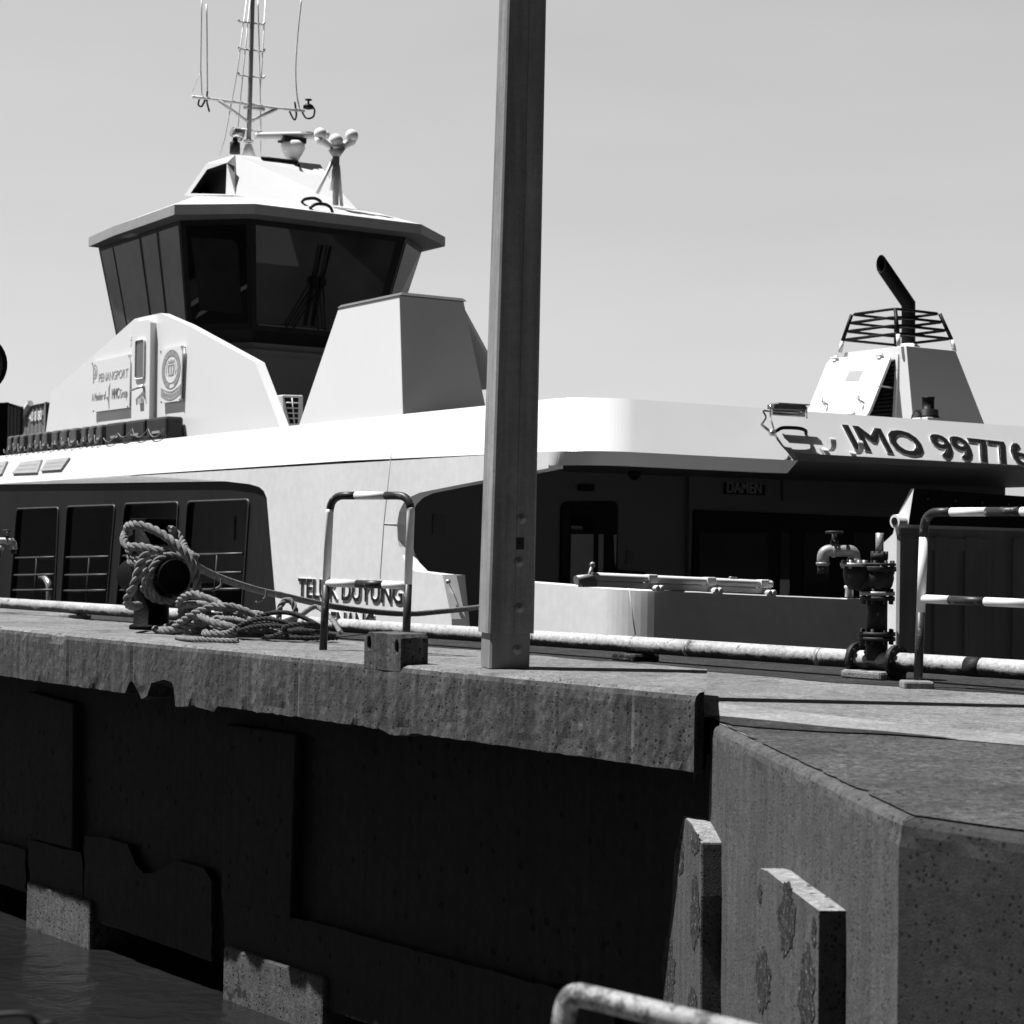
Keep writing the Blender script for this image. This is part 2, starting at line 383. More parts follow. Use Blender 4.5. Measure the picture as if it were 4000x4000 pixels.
mb.loft([c[:8] for c in cols], 1, False, False); mb.loft([c[7:] for c in cols], 0, False, False)
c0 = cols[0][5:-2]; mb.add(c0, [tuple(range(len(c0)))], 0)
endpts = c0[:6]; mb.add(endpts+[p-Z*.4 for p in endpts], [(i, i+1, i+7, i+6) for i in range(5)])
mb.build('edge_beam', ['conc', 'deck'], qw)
def qpoly(pts, d): return [(lambda p: (-qs(p), p.z))(onQ(x, y, d)) for x, y in pts]
def qfr(d): return (N*(-d), -Q, Z, N)
c1 = lambda x, y: (.828*x, 2400+.828*y)
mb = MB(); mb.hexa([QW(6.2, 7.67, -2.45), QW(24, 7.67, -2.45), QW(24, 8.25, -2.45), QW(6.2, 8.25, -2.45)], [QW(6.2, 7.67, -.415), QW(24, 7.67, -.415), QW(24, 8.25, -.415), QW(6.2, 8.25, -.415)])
mb.hexa([QW(5, 9.7, -3.3), QW(24, 9.7, -3.3), QW(24, 9.9, -3.3), QW(5, 9.9, -3.3)], [QW(5, 9.7, -.2), QW(24, 9.7, -.2), QW(24, 9.9, -.2), QW(5, 9.9, -.2)])  # added rear wall, unseen, blocks light coming through under the deck
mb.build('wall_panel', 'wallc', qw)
for pts in ([(108, 2700), (286, 2748), (282, 3318), (104, 3270)], [(878, 2828), (1155, 2868), (1134, 3592), (862, 3515)]):
    mb = MB(); mb.plate(qpoly(pts, 7.58), [], qfr(7.68), .2); mb.build('pilaster', 'wallc', qw, .015)
def rag(pts, amp=6, step=25):
    o = []
    for i, a in enumerate(pts):
        b2 = pts[(i+1) % len(pts)]; n = max(1, int(math.dist(a, b2)/step))
        for k in range(n):
            t = k/n; x = a[0]+(b2[0]-a[0])*t; y = a[1]+(b2[1]-a[1])*t
            o.append((x+amp*nz(V((x*.02, y*.02, 1))), y+amp*nz(V((x*.02, y*.02, 7)))))
    return o
slabs = [[(-150, 1040), (0, 1075), (120, 1110), (120, 1300), (0, 1270), (-150, 1230)],
         [(132, 1062), (385, 1125), (398, 1422), (140, 1345)],
         [(398, 1045), (500, 1055), (600, 1085), (640, 1180), (680, 1225), (720, 1220), (840, 1160), (960, 1195), (995, 1260), (1000, 1640), (398, 1428)],
         [(1052, 1335), (1350, 1420), (1500, 1460), (2900, 1840), (2900, 2300), (1060, 1712)]]
for pts in slabs:
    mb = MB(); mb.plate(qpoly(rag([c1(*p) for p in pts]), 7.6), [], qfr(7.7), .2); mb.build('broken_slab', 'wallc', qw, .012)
for (x0, x1, d, dep) in ((99, 348, 7.555, .5), (872, 1260, 7.555, .55)):
    a = qs(onQ(x0, 3650, d)); b2 = qs(onQ(x1, 3700 if x0 < 500 else 3900, d))
    mb = MB(); mb.hexa([QW(a, d, -3.4), QW(b2, d, -3.4), QW(b2, d+dep, -3.4), QW(a, d+dep, -3.4)], [QW(a, d, -2.3), QW(b2, d, -2.3), QW(b2, d+dep, -2.3), QW(a, d+dep, -2.3)])
    mb.build('pile', 'pile', qw, .02)
for (x0, x1, y, d) in ((45, 108, 3520, 8.9), (745, 828, 3830, 8.7)):
    a = qs(onQ(x0, y, d)); b2 = qs(onQ(x1, y, d)); k = .12
    mb = MB(); mb.hexa([QW(a+k, d, -3.4), QW(b2+k, d, -3.4), QW(b2+k, d+.3, -3.4), QW(a+k, d+.3, -3.4)], [QW(a-k, d, -1.9), QW(b2-k, d, -1.9), QW(b2-k, d+.3, -1.9), QW(a-k, d+.3, -1.9)])
    mb.build('pile', 'pile', qw, .02)
# upstand with two lifting holes
a = qs(onQ(1421, 2560, 6.93)); b2 = qs(onQ(1566, 2560, 6.93)); hU = .185
fr = (N*(-6.97), -Q, Z, N)
L = -a; Rr = -b2; w = Rr-L
outl = [(L, -.05), (Rr, -.05), (Rr, hU-.03), (Rr-.02, hU), (L+.05, hU), (L, hU-.045)]
h1 = [(L+.055+.022*math.cos(t*.524), .115+.042*math.sin(t*.524)) for t in range(12)]
h2 = [(Rr-.035+.02*math.cos(t*.524)-.01, .105+.042*math.sin(t*.524)) for t in range(12)]
mb = MB(); mb.plate(outl, [h1, h2], fr, .08)
mb.plate(outl, [], (N*(-7.075), -Q, Z, N), .13)
mb.build('upstand', 'conc', qw, .012)

# ---- pier corner
pc = thing('pier_corner', (P2.x+.5, P2.y, WATER), 'angled concrete pier corner with two scraped fender blocks', 'pier')
def wall(p0, p1, n, name, m_, zb=-3.4, amp=.006):
    L_ = (p1-p0).length; k = int(L_/.05); mb = MB(); cols = []
    for i in range(k+1):
        p = p0.lerp(p1, i/k); col = []
        for ins, z in ((.16, -.003), (.05, -.004), (.018, -.016), (.005, -.032), (0, -.06)):
            q = p+Z*(DZ+z)-n*ins; col.append(q-n*max(0, nz(q, 5)-.2)*.03+n*amp*nz(q, 10)*(1 if ins < .03 else 0))
        z = DZ-.1
        while z > zb: q = p+Z*z; col.append(q+n*amp*nz(q, 4)); z -= .12
        cols.append(col)
    mb.loft(cols); return mb.build(name, m_, pc, fix=False)
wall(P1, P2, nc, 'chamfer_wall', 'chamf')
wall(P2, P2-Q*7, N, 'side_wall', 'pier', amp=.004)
# closing wall behind the far arris
mb = MB(); mb.quad(P1+Z*DZ, P1+Z*-3.4, P1-N*1.0+Z*-3.4, P1-N*1.0+Z*DZ); mb.build('return_wall', 'wallc', pc)
def off_for(bk, fr_):
    B = onp(*bk, P1, nc); lo, hi = 0., .6
    for _ in range(40):
        t = (lo+hi)/2
        if onp(*fr_, P1+nc*t, nc).dot(cdir) > B.dot(cdir): lo, hi = (t, hi) if onp(*fr_, P1, nc).dot(cdir) > B.dot(cdir) else (lo, t)
        else: lo, hi = (lo, t) if onp(*fr_, P1, nc).dot(cdir) > B.dot(cdir) else (t, hi)
    return t
t2 = off_for((3305, 3534), (3199, 3557)); t1 = off_for((2820, 3222), (2737, 3286))
def block(front, t, spalls, holes, lab):
    pl = [onp(x, y, P1+nc*t, nc) for x, y in front]
    mb = MB(); mb.prism(pl, -nc*(t+.01), 0)
    for sp in spalls:
        cx, cy, rx, ry = sp; pts = []
        for k in range(44):
            an = k*2*math.pi/44; r = 1+.3*nz(V((cx+math.cos(an)*2, cy+math.sin(an)*2, 3)))+.35*nz(V((cx+math.cos(an)*9, cy+math.sin(an)*9, 1)))
            pts.append(onp(cx+rx*r*math.cos(an), cy+ry*r*math.sin(an), P1+nc*(t+.003), nc))
        mb.add(pts, [tuple(range(44))], 1)
    for (x, y) in holes:
        c = onp(x, y, P1+nc*t*.5, nc); mb.lathe([(.012, 0), (.012, .004)], V((c.x, c.y, c.z)), Z, 10, 2)
    o = mb.build('fender_block', ['chamf', 'spall', 'black', 'strip'], pc, .012)
    for p in o.data.polygons:
        if p.normal.z > .45 and p.material_index == 0: p.material_index = 3; tag(o, lab, None)  # upward faces painted paler, as if lit from above
block([(2668, 3185), (2700, 3215), (2737, 3290), (2738, 3500), (2733, 3700), (2734, 4150), (2574, 4150), (2588, 3860), (2602, 3700), (2622, 3550), (2632, 3350)], t1,
      [(2655, 3340, 15, 75), (2714, 3560, 18, 140), (2609, 3810, 24, 150), (2704, 3950, 18, 90), (2715, 3290, 18, 45)], [], 'narrow scraped block in the dark inner corner')
block([(2958, 3402), (2970, 3392), (2998, 3402), (3081, 3468), (3199, 3557), (3196, 3800), (3194, 4150), (2945, 4150), (2952, 3700)], t2,
      [(3070, 3590, 34, 140), (2978, 3830, 28, 125), (3150, 3870, 30, 155), (3178, 3640, 8, 60), (2966, 3490, 8, 35)], [(3160, 3462), (3232, 3505)], 'wide scraped block with pitted patches')
# ================================================================== FERRY
fe = thing('ferry', W(10, 5.5, WATER), 'white passenger ferry moored behind the quay with raised wheelhouse', 'ferry')
def PS(x, y, v): return onp(x, y, O+E_*v, E_)
def PE(x, y, u): return onp(x, y, O+A*u, A)
BEAM = 13.4
# ---- hull: white side plating with the dark panel cut out and the side gate arch
dark = [(-40, 1893), (27, 1887), (505, 1857), (880, 1880), (975, 1891), (1012, 1902), (1030, 1917), (1042, 1945), (1085, 2450), (-75, 2450)]
arch = [(2267, 1818), (2093, 1838), (1875, 1878), (1760, 1900), (1640, 1924), (1600, 1942), (1574, 1968), (1559, 1999), (1551, 2049), (1554, 2108), (1560, 2136), (1570, 2168), (1584, 2196), (1618, 2231), (1723, 2244)]
ptA = pls(arch, 0); ub = FS(1728, 2246, 0)[0]; ub2 = FS(1764, 2418, 0)[0]
ptA[0] = (-.75, FS(2190, 1826, 0)[2])
outer = [(-23, 2.0), (-.75, 1.95)] + ptA + [(-ub, ptA[-1][1]), (-ub2, FS(1764, 2418, 0)[2]), (-ub2+.25, -2.9), (-23, -2.9)]
mb = MB(); mb.plate(outer, [pls(dark, 0)], (W(0, .11, 0), -A, Z, -E_), .22)
zt_ = ptA[-1][1]; zl_ = FS(1764, 2418, 0)[2]
mb.hexa([W(ub2+.005, .2, zl_-.6), W(ub2+.005, .36, zl_-.6), W(ub2+.7, .36, zl_-.6), W(ub2+.7, .2, zl_-.6)], [W(ub+.005, .2, zt_-.004), W(ub+.005, .36, zt_-.004), W(ub+.45, .36, zt_-.004), W(ub+.45, .2, zt_-.004)])
# bulwark round the end
bp_ = [(1.9, 0, .335), (1.2, 0, .332), (.5, 0, .318), (-.1, 0, .302), (-.43, 0, .294)]
for k in range(1, 16):
    a_ = math.radians(90*k/16); bp_.append((-.43-.8*math.sin(a_), .8-.8*math.cos(a_), .294-.028*k/16))
bp_ += [(-1.23, .8, .266), (-1.23, 1.2, .248), (-1.23, 2.2, .215), (-1.23, 3.08, .186)]
bp2 = bp_+[(-1.5, 3.56, .18)]
def inn(i):
    a_ = bp2[max(0, i-1)]; c_ = bp2[min(len(bp2)-1, i+1)]; t = V((c_[0]-a_[0], c_[1]-a_[1], 0)).normalized()
    return (-t.y if False else t.y, -t.x)
rings = []
for i, (u, v, z) in enumerate(bp2):
    a_ = bp2[max(0, i-1)]; c_ = bp2[min(len(bp2)-1, i+1)]; du, dv = c_[0]-a_[0], c_[1]-a_[1]; l = math.hypot(du, dv); nu, nv = dv/l, -du/l   # inboard
    rings.append([W(u+nu*.03, v+nv*.03, -2.9), W(u, v, -.6), W(u, v, z-.012), W(u+nu*.01, v+nv*.01, z), W(u+nu*.11, v+nv*.11, z), W(u+nu*.13, v+nv*.13, z-.015), W(u+nu*.13, v+nv*.13, -.75)])
mb.loft(rings); mb.add(rings[0], [tuple(range(7))]); mb.add(rings[-1], [tuple(range(7))])
# keel side further back and far side
mb.quad(W(23, BEAM, -2.9), W(-1.2, BEAM, -2.9), W(-1.2, BEAM, 0.2), W(23, BEAM, 0.2))
mb.quad(W(23, .3, -2.9), W(23, BEAM, -2.9), W(23, BEAM, 2), W(23, .3, 2))
mb.quad(W(-1.4, 3.5, -2.9), W(-1.4, BEAM, -2.9), W(-1.4, BEAM, -.75), W(-1.4, 3.5, -.75))
mb.build('hull', 'hullw', fe)
mb = MB(); mb.quad(W(-1.2, .1, -.75), W(23, .1, -.75), W(23, BEAM, -.75), W(-1.2, BEAM, -.75)); mb.build('deck', 'grey', fe)
# weld seams and a dangling line guide on the plating
for pts in ([(1528, 1772), (1500, 2040), (1485, 2260)], [(1500, 2046), (1550, 2049)], [(2458, 2304), (2470, 2400), (2482, 2480)]):
    mb = MB(); mb.tube([PS(x, y, -.001) for x, y in pts], .007, 6); mb.build('weld_seam', 'sgrey', fe)
mb = MB(); p = PS(1742, 2272, .02)-A*.06; mb.sphere(p, .035); mb.tube([p, PE(1830, 2440, ub-.1)], .006, 6); mb.build('gate_stay', 'steel', fe)

# ---- roof with bright sloping band
def cpath(ins, r, u0=23, v1=BEAM, vb=None, n=14, iu=None):
    n = 26
    iu = ins if iu is None else iu; ry = ins+r-ins; rx_ = r+ins-ins
    o = [(u0, ins), (12, ins), (6, ins), (iu+r, ins)]
    for k in range(1, n):
        a_ = math.pi/2*k/n; o.append((iu+r-r*math.sin(a_), ins+r-r*math.cos(a_)))
    o += [(iu, ins+r), (iu, 1.5), (iu, 3.0), (iu, 3.43), (iu, 6), (iu, v1)]
    return o
IE = .53
Tp = cpath(.35, .80, iu=IE); Mp = cpath(0, .75); Lp = cpath(.0, .75)
Tz = 2.65
def mz(u, v): return 2.01 if v < .02 and u > 1 else (1.95 if v < 3.2 else 1.93 if v < 3.5 else 2.03)
T = [W(u, v, Tz-.0) for u, v in Tp]; Mr = [W(u, v, 2.0 if i < 3 else 1.945) for i, (u, v) in enumerate(Mp)]
k1 = 14   # index of v=3.43 point
mb = MB()
i3 = [i for i, (u, v) in enumerate(Mp) if abs(v-3.43) < 1e-6][0]
mb.loft([T[:i3+1], Mr[:i3+1]])
Mr2 = [W(-.0+.0, 3.43, 2.05), W(0, 6, 2.03), W(0, BEAM, 2.0)]
q_ = (2.66-2.05)/(2.66-1.93)
Mr2 = [T[i3+j].lerp(W(0, Mp[i3+j][1], 1.93), q_) for j in range(3)]
mb.loft([T[i3:], Mr2])
Lr = [W(u+(.0 if i < 4 else .13*min(1, (i-3)/8)), v+(.13*0), 1.775 if i > 3 else 1.79) for i, (u, v) in enumerate(Lp)][3:i3+1]
Lr[-1] = W(.13, 3.36, 1.78)
mb.loft([Mr[3:i3+1], Lr])
So = [p+A*.25+E_*(.25 if j < 9 else 0)+Z*.02 for j, p in enumerate(Lr)]
mb.loft([Lr, So])
mb.add([Mr[i3], Lr[-1], So[-1], Mr[i3]+A*.4+Z*.02, Mr2[0]], [(0, 1, 2, 3, 4)])
mb.add(T+[W(23, BEAM, Tz)], [tuple(range(len(T)+1))], 1)
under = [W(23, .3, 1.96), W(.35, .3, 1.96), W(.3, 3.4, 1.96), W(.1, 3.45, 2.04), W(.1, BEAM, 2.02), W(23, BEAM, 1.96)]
mb.add(under, [tuple(range(6))], 2); mb.quad(Mr2[0], Mr2[1], W(.12, 6, 2.02), W(.1, 3.45, 2.04), 2); mb.quad(Mr2[1], Mr2[2], W(.12, BEAM, 2.0), W(.12, 6, 2.02), 2)  # roof underside darkened by colour in place of shade
mb.build('roof', ['roofw', 'roofd', 'dimw'], fe)
for a_, b_ in (((2934, 1613), (3029, 1801)),): mb = MB(); mb.tube([PE(*a_, IE-.01), PE(*b_, -.002)], .006, 6); mb.build('weld_seam', 'hullw', fe)
# big number on the end band
up = (A*IE+Z*.72).normalized(); no_ = (-A*.72+Z*IE).normalized()
def band(x, y, off=0):
    return onp(x, y, W(0, 0, 1.93)+no_*off, no_)
b0_ = band(3339, 1757); b1_ = band(4000, 1822); tp_ = band(3283, 1660)
hcap = (tp_-b0_).dot(up)
mb = MB(); wd = (band(4030, 1800)-b0_).dot(E_)
ex = (b1_-b0_).normalized()
mb.text('IMO 99776', hcap/.70, (b0_+no_*.007-ex*.02, ex, up, no_), .006, hcap*.055, 0, wid=wd*1.0, side=1)
mb.build('number_lettering', ['letter', 'white'], fe)
# two upturned hooks under the number
for x0, y0 in ((3218, 1752), (3325, 1764)):
    p = band(x0, y0, .0); mb = MB()
    path = [p+no_*.0, p-up*.05+no_*.02, p-up*.11+no_*.08, p-up*.11+no_*.15, p-up*.03+no_*.2, p+up*.02+no_*.2]
    P = catmull(path, 5); rr = [[q-ex*.045, q+ex*.045] for q in P]
    mb.loft(rr); mb.loft([[q+no_*.012+up*.004 for q in r] for r in rr]); mb.build('hook', 'white', fe)
# black bent grab rail and floodlight with bracket and cable
mb = MB(); P = [band(3020, 1690, .0), band(3035, 1682, .09), band(3060, 1671, .12), band(3120, 1673, .12), band(3146, 1682, .09), band(3148, 1694, .0)]
mb.tube(catmull(P, 5), .024, 8); mb.build('grab_rail', 'black', fe)
fl = MB(); c_ = lambda x, y: (2900+.3106*x, 1500+.3106*y)
o4 = [PE(*c_(400, 250), .12), PE(*c_(800, 275), .12), PE(*c_(825, 300), .12), PE(*c_(800, 325), .12), PE(*c_(400, 310), .12)]
fl.prism(o4, A*.14); lamp = fl.build('floodlight', 'grey', fe, .008)
mb = MB(); mb.box((PE(*c_(400, 245), .15)+PE(*c_(800, 268), .15))/2, (PE(*c_(800, 268), .15)-PE(*c_(400, 245), .15))/2, A*.09, Z*.008); mb.build('lamp_hood', 'steel', lamp)
mb = MB()
for yy, r_ in ((340, .02), (378, .02)): mb.tube([PE(*c_(370, yy-2), .2), PE(*c_(780, yy+22), .2)], r_, 8)
mb.tube(catmull([PE(*c_(355, 260), .12), PE(*c_(350, 400), .1), PE(*c_(380, 520), .03), PE(*c_(430, 680), .08)], 5), .011, 6)
mb.tube([PE(*c_(370, 620), .02), PE(*c_(240, 510), .05)], .02, 8); mb.sphere(PE(*c_(370, 615), .0), .045)
mb.tube([PE(*c_(800, 300), .2), PE(*c_(810, 430), .25)], .012, 6)
mb.build('lamp_bracket', 'steel', lamp)
mb = MB(); mb.tube(catmull([PE(*c_(240, 510), .05), PE(*c_(295, 420), .1), PE(*c_(265, 340), .15), PE(*c_(350, 345), .2)], 6), .012, 6); mb.build('cable', 'iron', lamp)
# shadow-casting guard plate that carries the lamp
mb = MB(); mb.hexa([PE(*c_(372, 330), .33), PE(*c_(800, 350), .33), PE(*c_(800, 350), .36), PE(*c_(372, 330), .36)], [PE(*c_(372, 250), .33), PE(*c_(800, 272), .33), PE(*c_(800, 272), .36), PE(*c_(372, 250), .36)])
mb.build('lamp_plate', 'grey', lamp)
# beacon on a small box
cc = lambda x, y: (3100+.4658*x, 900+.4658*y)
uB = .9; p = PE(*cc(1127, 1560), uB)
mb = MB(); mb.box(PE(*cc(1127, 1600), uB)-Z*.03, E_*.21*.8+A*.0, A*.16, Z*.075); bx = mb.build('beacon_box', 'hullw', fe, .01)
mb = MB(); zc = PE(*cc(1127, 1572), uB)
mb.lathe([(.16, 0), (.165, .02), (.15, .03), (.15, .11), (.13, .12), (.09, .125), (.088, .27), (.095, .275), (.095, .3), (.0, .302)], zc, Z, 20); mb.build('beacon_lamp', 'black', bx)
mb = MB(); mb.tube(catmull([zc-E_*.14+Z*.06, zc-E_*.25+Z*.09, zc-E_*.32, zc-E_*.33-Z*.15], 6), .01, 6); mb.build('cable', 'iron', bx)

# ---- dark side panel with four open bays and rails
PV = .05
win = [[(67, 1988), (231, 1982), (213, 2395), (36, 2395)], [(264, 1979), (452, 1973), (416, 2400), (236, 2400)], [(489, 1968), (699, 1961), (675, 2400), (452, 2400)], [(734, 1960), (976, 1951), (946, 2400), (703, 2400)]]
def rc(poly, r=.1, n=4):
    o = []
    m_ = len(poly)
    for i, p in enumerate(poly):
        p = V((p[0], p[1], 0)); a_ = V((*poly[i-1], 0)); c2 = V((*poly[(i+1) % m_], 0))
        p1 = p+(a_-p).normalized()*r; p2 = p+(c2-p).normalized()*r
        for k in range(n+1):
            t = k/n; q = p1*(1-t)**2+p*2*t*(1-t)+p2*t*t; o.append((q.x, q.y))
    return o
holes = [rc(pls(wq, PV), .12) for wq in win]
mb = MB(); mb.plate([(-23, 2.04)]+[(-6.2, 2.04), (-6.2, -1.2), (-23, -1.2)], holes, (W(0, PV+.06, 0), -A, Z, -E_), .12)
mb.build('side_panel', 'dark', fe)
for wq, hl in zip(win, holes):
    P = [W(-x, PV-.005, y) for x, y in hl]; mb = MB(); mb.tube(P+[P[0]], .022, 6, caps=False); wf = mb.build('bay_frame', 'rim', fe)
    (tl, tr, br, bl) = [V((*FS(x, y, PV+.03), )) for x, y in wq]
    def bar(t): a_ = tl.lerp(bl, t); b_ = tr.lerp(br, t); return W(*a_), W(*b_)
    t0 = None
    for t in (.47, .635, .78):
        mb = MB(); a_, b_ = bar(t); a_ = a_.lerp(b_, .03) ; mb.tube([a_, b_.lerp(a_, .05)], .022, 8); mb.build('rail', 'rim', wf)
    mb = MB(); mb.tube([bar(.47)[0].lerp(bar(.47)[1], .55), bar(1)[0].lerp(bar(1)[1], .55)], .018, 8); mb.build('rail', 'rim', wf)
# cabin interior seen through the bays
mb = MB(); mb.quad(W(6.3, 3.2, -.75), W(23, 3.2, -.75), W(23, 3.2, 1.96), W(6.3, 3.2, 1.96)); mb.build('inner_wall', 'sgrey', fe)
for x0, x1, y0, y1, v in ((325, 345, 2040, 2110, 3.15), (880, 912, 2020, 2110, 3.15), (950, 968, 2020, 2110, 3.15), (195, 225, 2045, 2110, 3.15)):
    mb = MB(); a_ = FS(x0, y0, v); b_ = FS(x1, y1, v); mb.hexa([W(a_[0], v, b_[2]), W(b_[0], v, b_[2]), W(b_[0], v+.03, b_[2]), W(a_[0], v+.03, b_[2])], [W(a_[0], v, a_[2]), W(b_[0], v, a_[2]), W(b_[0], v+.03, a_[2]), W(a_[0], v+.03, a_[2])]); mb.build('notice', 'sgrey', fe)
mb = MB(); mb.tube(catmull([PS(155, 2262, .5), PS(168, 2254, .5), PS(188, 2275, .5), PS(193, 2310, .5), PS(190, 2400, .5)], 6), [.03]*3+[.07]*22, 10); mb.build('cowl_vent', 'steel', fe)
for k in range(4):
    mb = MB(); u = 16-2.4*k; mb.box(W(u, 1.6, -.52), A*.25, E_*.5, Z*.05); mb.box(W(u+.27, 1.6, -.25), A*.05, E_*.5, Z*.28); mb.build('seat', 'dimw', fe, .03)

# ---- recessed end bulkhead under the roof
UB = 5.6; vr = FE(2677, 2000, UB)[1]
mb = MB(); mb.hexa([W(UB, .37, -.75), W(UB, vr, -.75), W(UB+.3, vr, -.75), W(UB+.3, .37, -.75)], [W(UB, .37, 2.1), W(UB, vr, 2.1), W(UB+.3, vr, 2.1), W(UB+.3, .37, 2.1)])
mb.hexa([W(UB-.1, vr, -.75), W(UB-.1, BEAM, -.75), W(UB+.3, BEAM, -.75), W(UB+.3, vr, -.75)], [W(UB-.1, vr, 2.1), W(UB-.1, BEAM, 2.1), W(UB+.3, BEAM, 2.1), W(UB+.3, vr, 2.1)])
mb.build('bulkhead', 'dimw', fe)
f4 = lambda x, y: (2000+.6211*x, 1500+.6211*y)
def eplate(name, pts, u, t, m_, parent=fe, r=0, holes=()):
    mb = MB(); p = ple(pts, u); p = rc(p, r) if r else p
    mb.plate(p, [ple(h, u) for h in holes], (W(u, 0, 0), E_, Z, -A), t); return mb.build(name, m_, parent)
dr = eplate('door', [f4(310, 740), f4(660, 735), f4(655, 1330), f4(300, 1330)], UB-.02, .06, 'black', fe, .12)
eplate('door_pane', [f4(372, 945), f4(512, 945), f4(508, 1300), f4(366, 1300)], UB-.055, .008, 'sgrey', dr)  # grey panes painted in place of daylight seen through the glass
eplate('door_pane', [f4(545, 945), f4(575, 945), f4(572, 1300), f4(540, 1300)], UB-.055, .008, 'sgrey', dr)
eplate('door_pane', [f4(640, 950), f4(658, 945), f4(652, 1150), f4(645, 1120)], UB-.055, .008, 'sgrey', dr)
eplate('door_pane', [f4(372, 770), f4(512, 765), f4(512, 935), f4(372, 935)], UB-.055, .008, 'glass', dr)
w_ = eplate('salon_window', [f4(1145, 790), f4(3100, 870), f4(3100, 1500), f4(1125, 1500)], UB-.13, .05, 'black', fe)
for xs in ((1180, 1610), (1690, 1745), (1840, 2000), (2150, 2500)):
    eplate('window_pane', [f4(xs[0], 935), f4(xs[1], 935), f4(xs[1], 1400), f4(xs[0]-8, 1400)], UB-.16, .008, 'glassd', w_)
eplate('ceiling_panel', [f4(1700, 565), f4(2700, 600), f4(2700, 790), f4(1700, 735)], UB-.14, .04, 'grey', fe)
sg = eplate('name_plate', [f4(1335, 622), f4(1590, 634), f4(1588, 700), f4(1333, 692)], UB-.13, .03, 'black', fe)
a_ = W(*FE(*f4(1350, 690), UB-.15)); b_ = W(*FE(*f4(1568, 696), UB-.15))
mb = MB(); mb.text('DAMEN', .26, (a_+Z*.02, (b_-a_).normalized(), Z, -A), .008, .006, wid=(b_-a_).length); mb.build('plate_lettering', 'rampd', sg)
eplate('wall_lamp', [f4(425, 632), f4(508, 632), f4(508, 674), f4(425, 672)], UB-.06, .1, 'black', fe, .03)
mb = MB(); mb.lathe([(.09, 0), (.09, .06), (.07, .1), (.03, .13)], PE(*f4(770, 548), 3.6), -Z, 14); mb.build('camera_dome', 'black', fe)
eplate('notice', [f4(722, 1047), f4(764, 1047), f4(764, 1130), f4(720, 1130)], UB-.02, .02, 'grey', fe)
eplate('notice', [(1692, 2008), (1738, 2008), (1738, 2085), (1690, 2085)], UB-.02, .02, 'grey', fe)
eplate('deck_locker', [f4(650, 1170), f4(790, 1180), f4(800, 1500), f4(640, 1500)], UB-.3, .4, 'black', fe)
# folded gate bar lying along the bulwark
ug = -1.12
def gb(x, y): return PE(*f4(x, y), ug)
a_, b_ = gb(505, 1237), gb(1632, 1285)
mb = MB(); ax = (b_-a_)/2; mid = (a_+b_)/2
mb.tube([mid+Z*.05-ax, mid+Z*.05+ax], .045, 14); mb.box(mid-Z*.035+A*.02, ax*.99, A*.04, Z*.035); gt = mb.build('gate_bar', 'white', fe, .012)
for x in (855, 1222, 1572):
    t = (x-505)/(1632-505); c = a_.lerp(b_, t); mb = MB()
    mb.box(c+Z*.05, E_*.065, A*.06, Z*.05); mb.lathe([(.035, -.09), (.035, .02)], c-Z*.055-E_*.0-A*.06, A, 10); mb.lathe([(.035, -.09), (.035, .02)], c-Z*.055+E_*.07-A*.06, A, 10); mb.build('clamp', 'hullw', gt, .015)
mb = MB(); p = gb(430, 1235); mb.tube([p-E_*.06+Z*.0, p+E_*.25+Z*.05], [.055, .04], 12); mb.tube([p+E_*.1, p+E_*.16+Z*.16], .02, 8); mb.sphere(p+E_*.165+Z*.18, .032); mb.box(p-Z*.04+E_*.1, E_*.1, A*.05, Z*.035); mb.build('swivel', 'galvp', gt)
mb = MB(); p = gb(1388, 1215); mb.tube([p-E_*.05, p+E_*.06, p-Z*.11, p-E_*.05], .009, 6); mb.build('lifting_ring', 'steel', gt)
for k in range(2):
    mb = MB(); p = W(-1.25-.03*k, 3.18+.22*k, .2); mb.lathe([(.05, 0), (.05, .1), (.06, .11), (.06, .14), (.0, .15)], p, Z, 12); mb.build('mooring_bitt', 'white', fe)

# ---- raised boarding ramp at the end
ur = -1.5
r7 = lambda x, y: (3400+.3106*x, 1850+.3106*y)
def RP(x, y, u=ur): return PE(*r7(x, y), u)
mb = MB()
a_ = FE(*r7(378, 660), ur); vR = a_[1]
pn = [(ur, a_[2]+.02), (ur+.06, a_[2]+.02), (ur+.10, a_[2]-.1), (ur+.32, a_[2]-.25), (ur+.32, -1.6), (ur, -1.6)]
mb.prism([W(u, vR-.03, z) for u, z in pn], E_*.03); rp = mb.build('boarding_ramp', 'hullw', fe); rp['label'] = 'raised boarding ramp with a ribbed grey underside'
mb = MB(); mb.box(W(ur+.02, vR+2.6, a_[2]/2-.8), E_*2.6, A*.02, Z*(a_[2]/2+.8)); 
for x in (430, 870, 1250, 1850): 
    v_ = FE(*r7(x, 1000), ur)[1]; mb.box(W(ur-.012, v_, a_[2]/2-.82), E_*.12, A*.03, Z*(a_[2]/2+.7))
mb.box(W(ur-.005, vR+.8, a_[2]-.22), E_*.75, A*.03, Z*.08)
mb.build('ramp_plate', 'rampd', rp)
p = RP(342, 600); mb = MB(); r_ = .095
mb.lathe([(.085, 0), (.085, 5.2)], p-E_*.05, E_, 18); mb.lathe([(.05, -.001), (.049, -.012)], p-E_*.05, E_, 14, 1); mb.build('hinge_tube', ['hullw', 'black'], rp)
mb = MB(); f0 = FE(*r7(480, 600), ur); f1 = FE(*r7(505, 190), ur-.1); f2 = FE(*r7(1932, 290), ur-.1)
f3 = FE(*r7(1932, 690), ur-.1); ex9 = lambda p, q, k: (p[0]+(q[0]-p[0])*k, p[1]+(q[1]-p[1])*k, p[2]+(q[2]-p[2])*k)
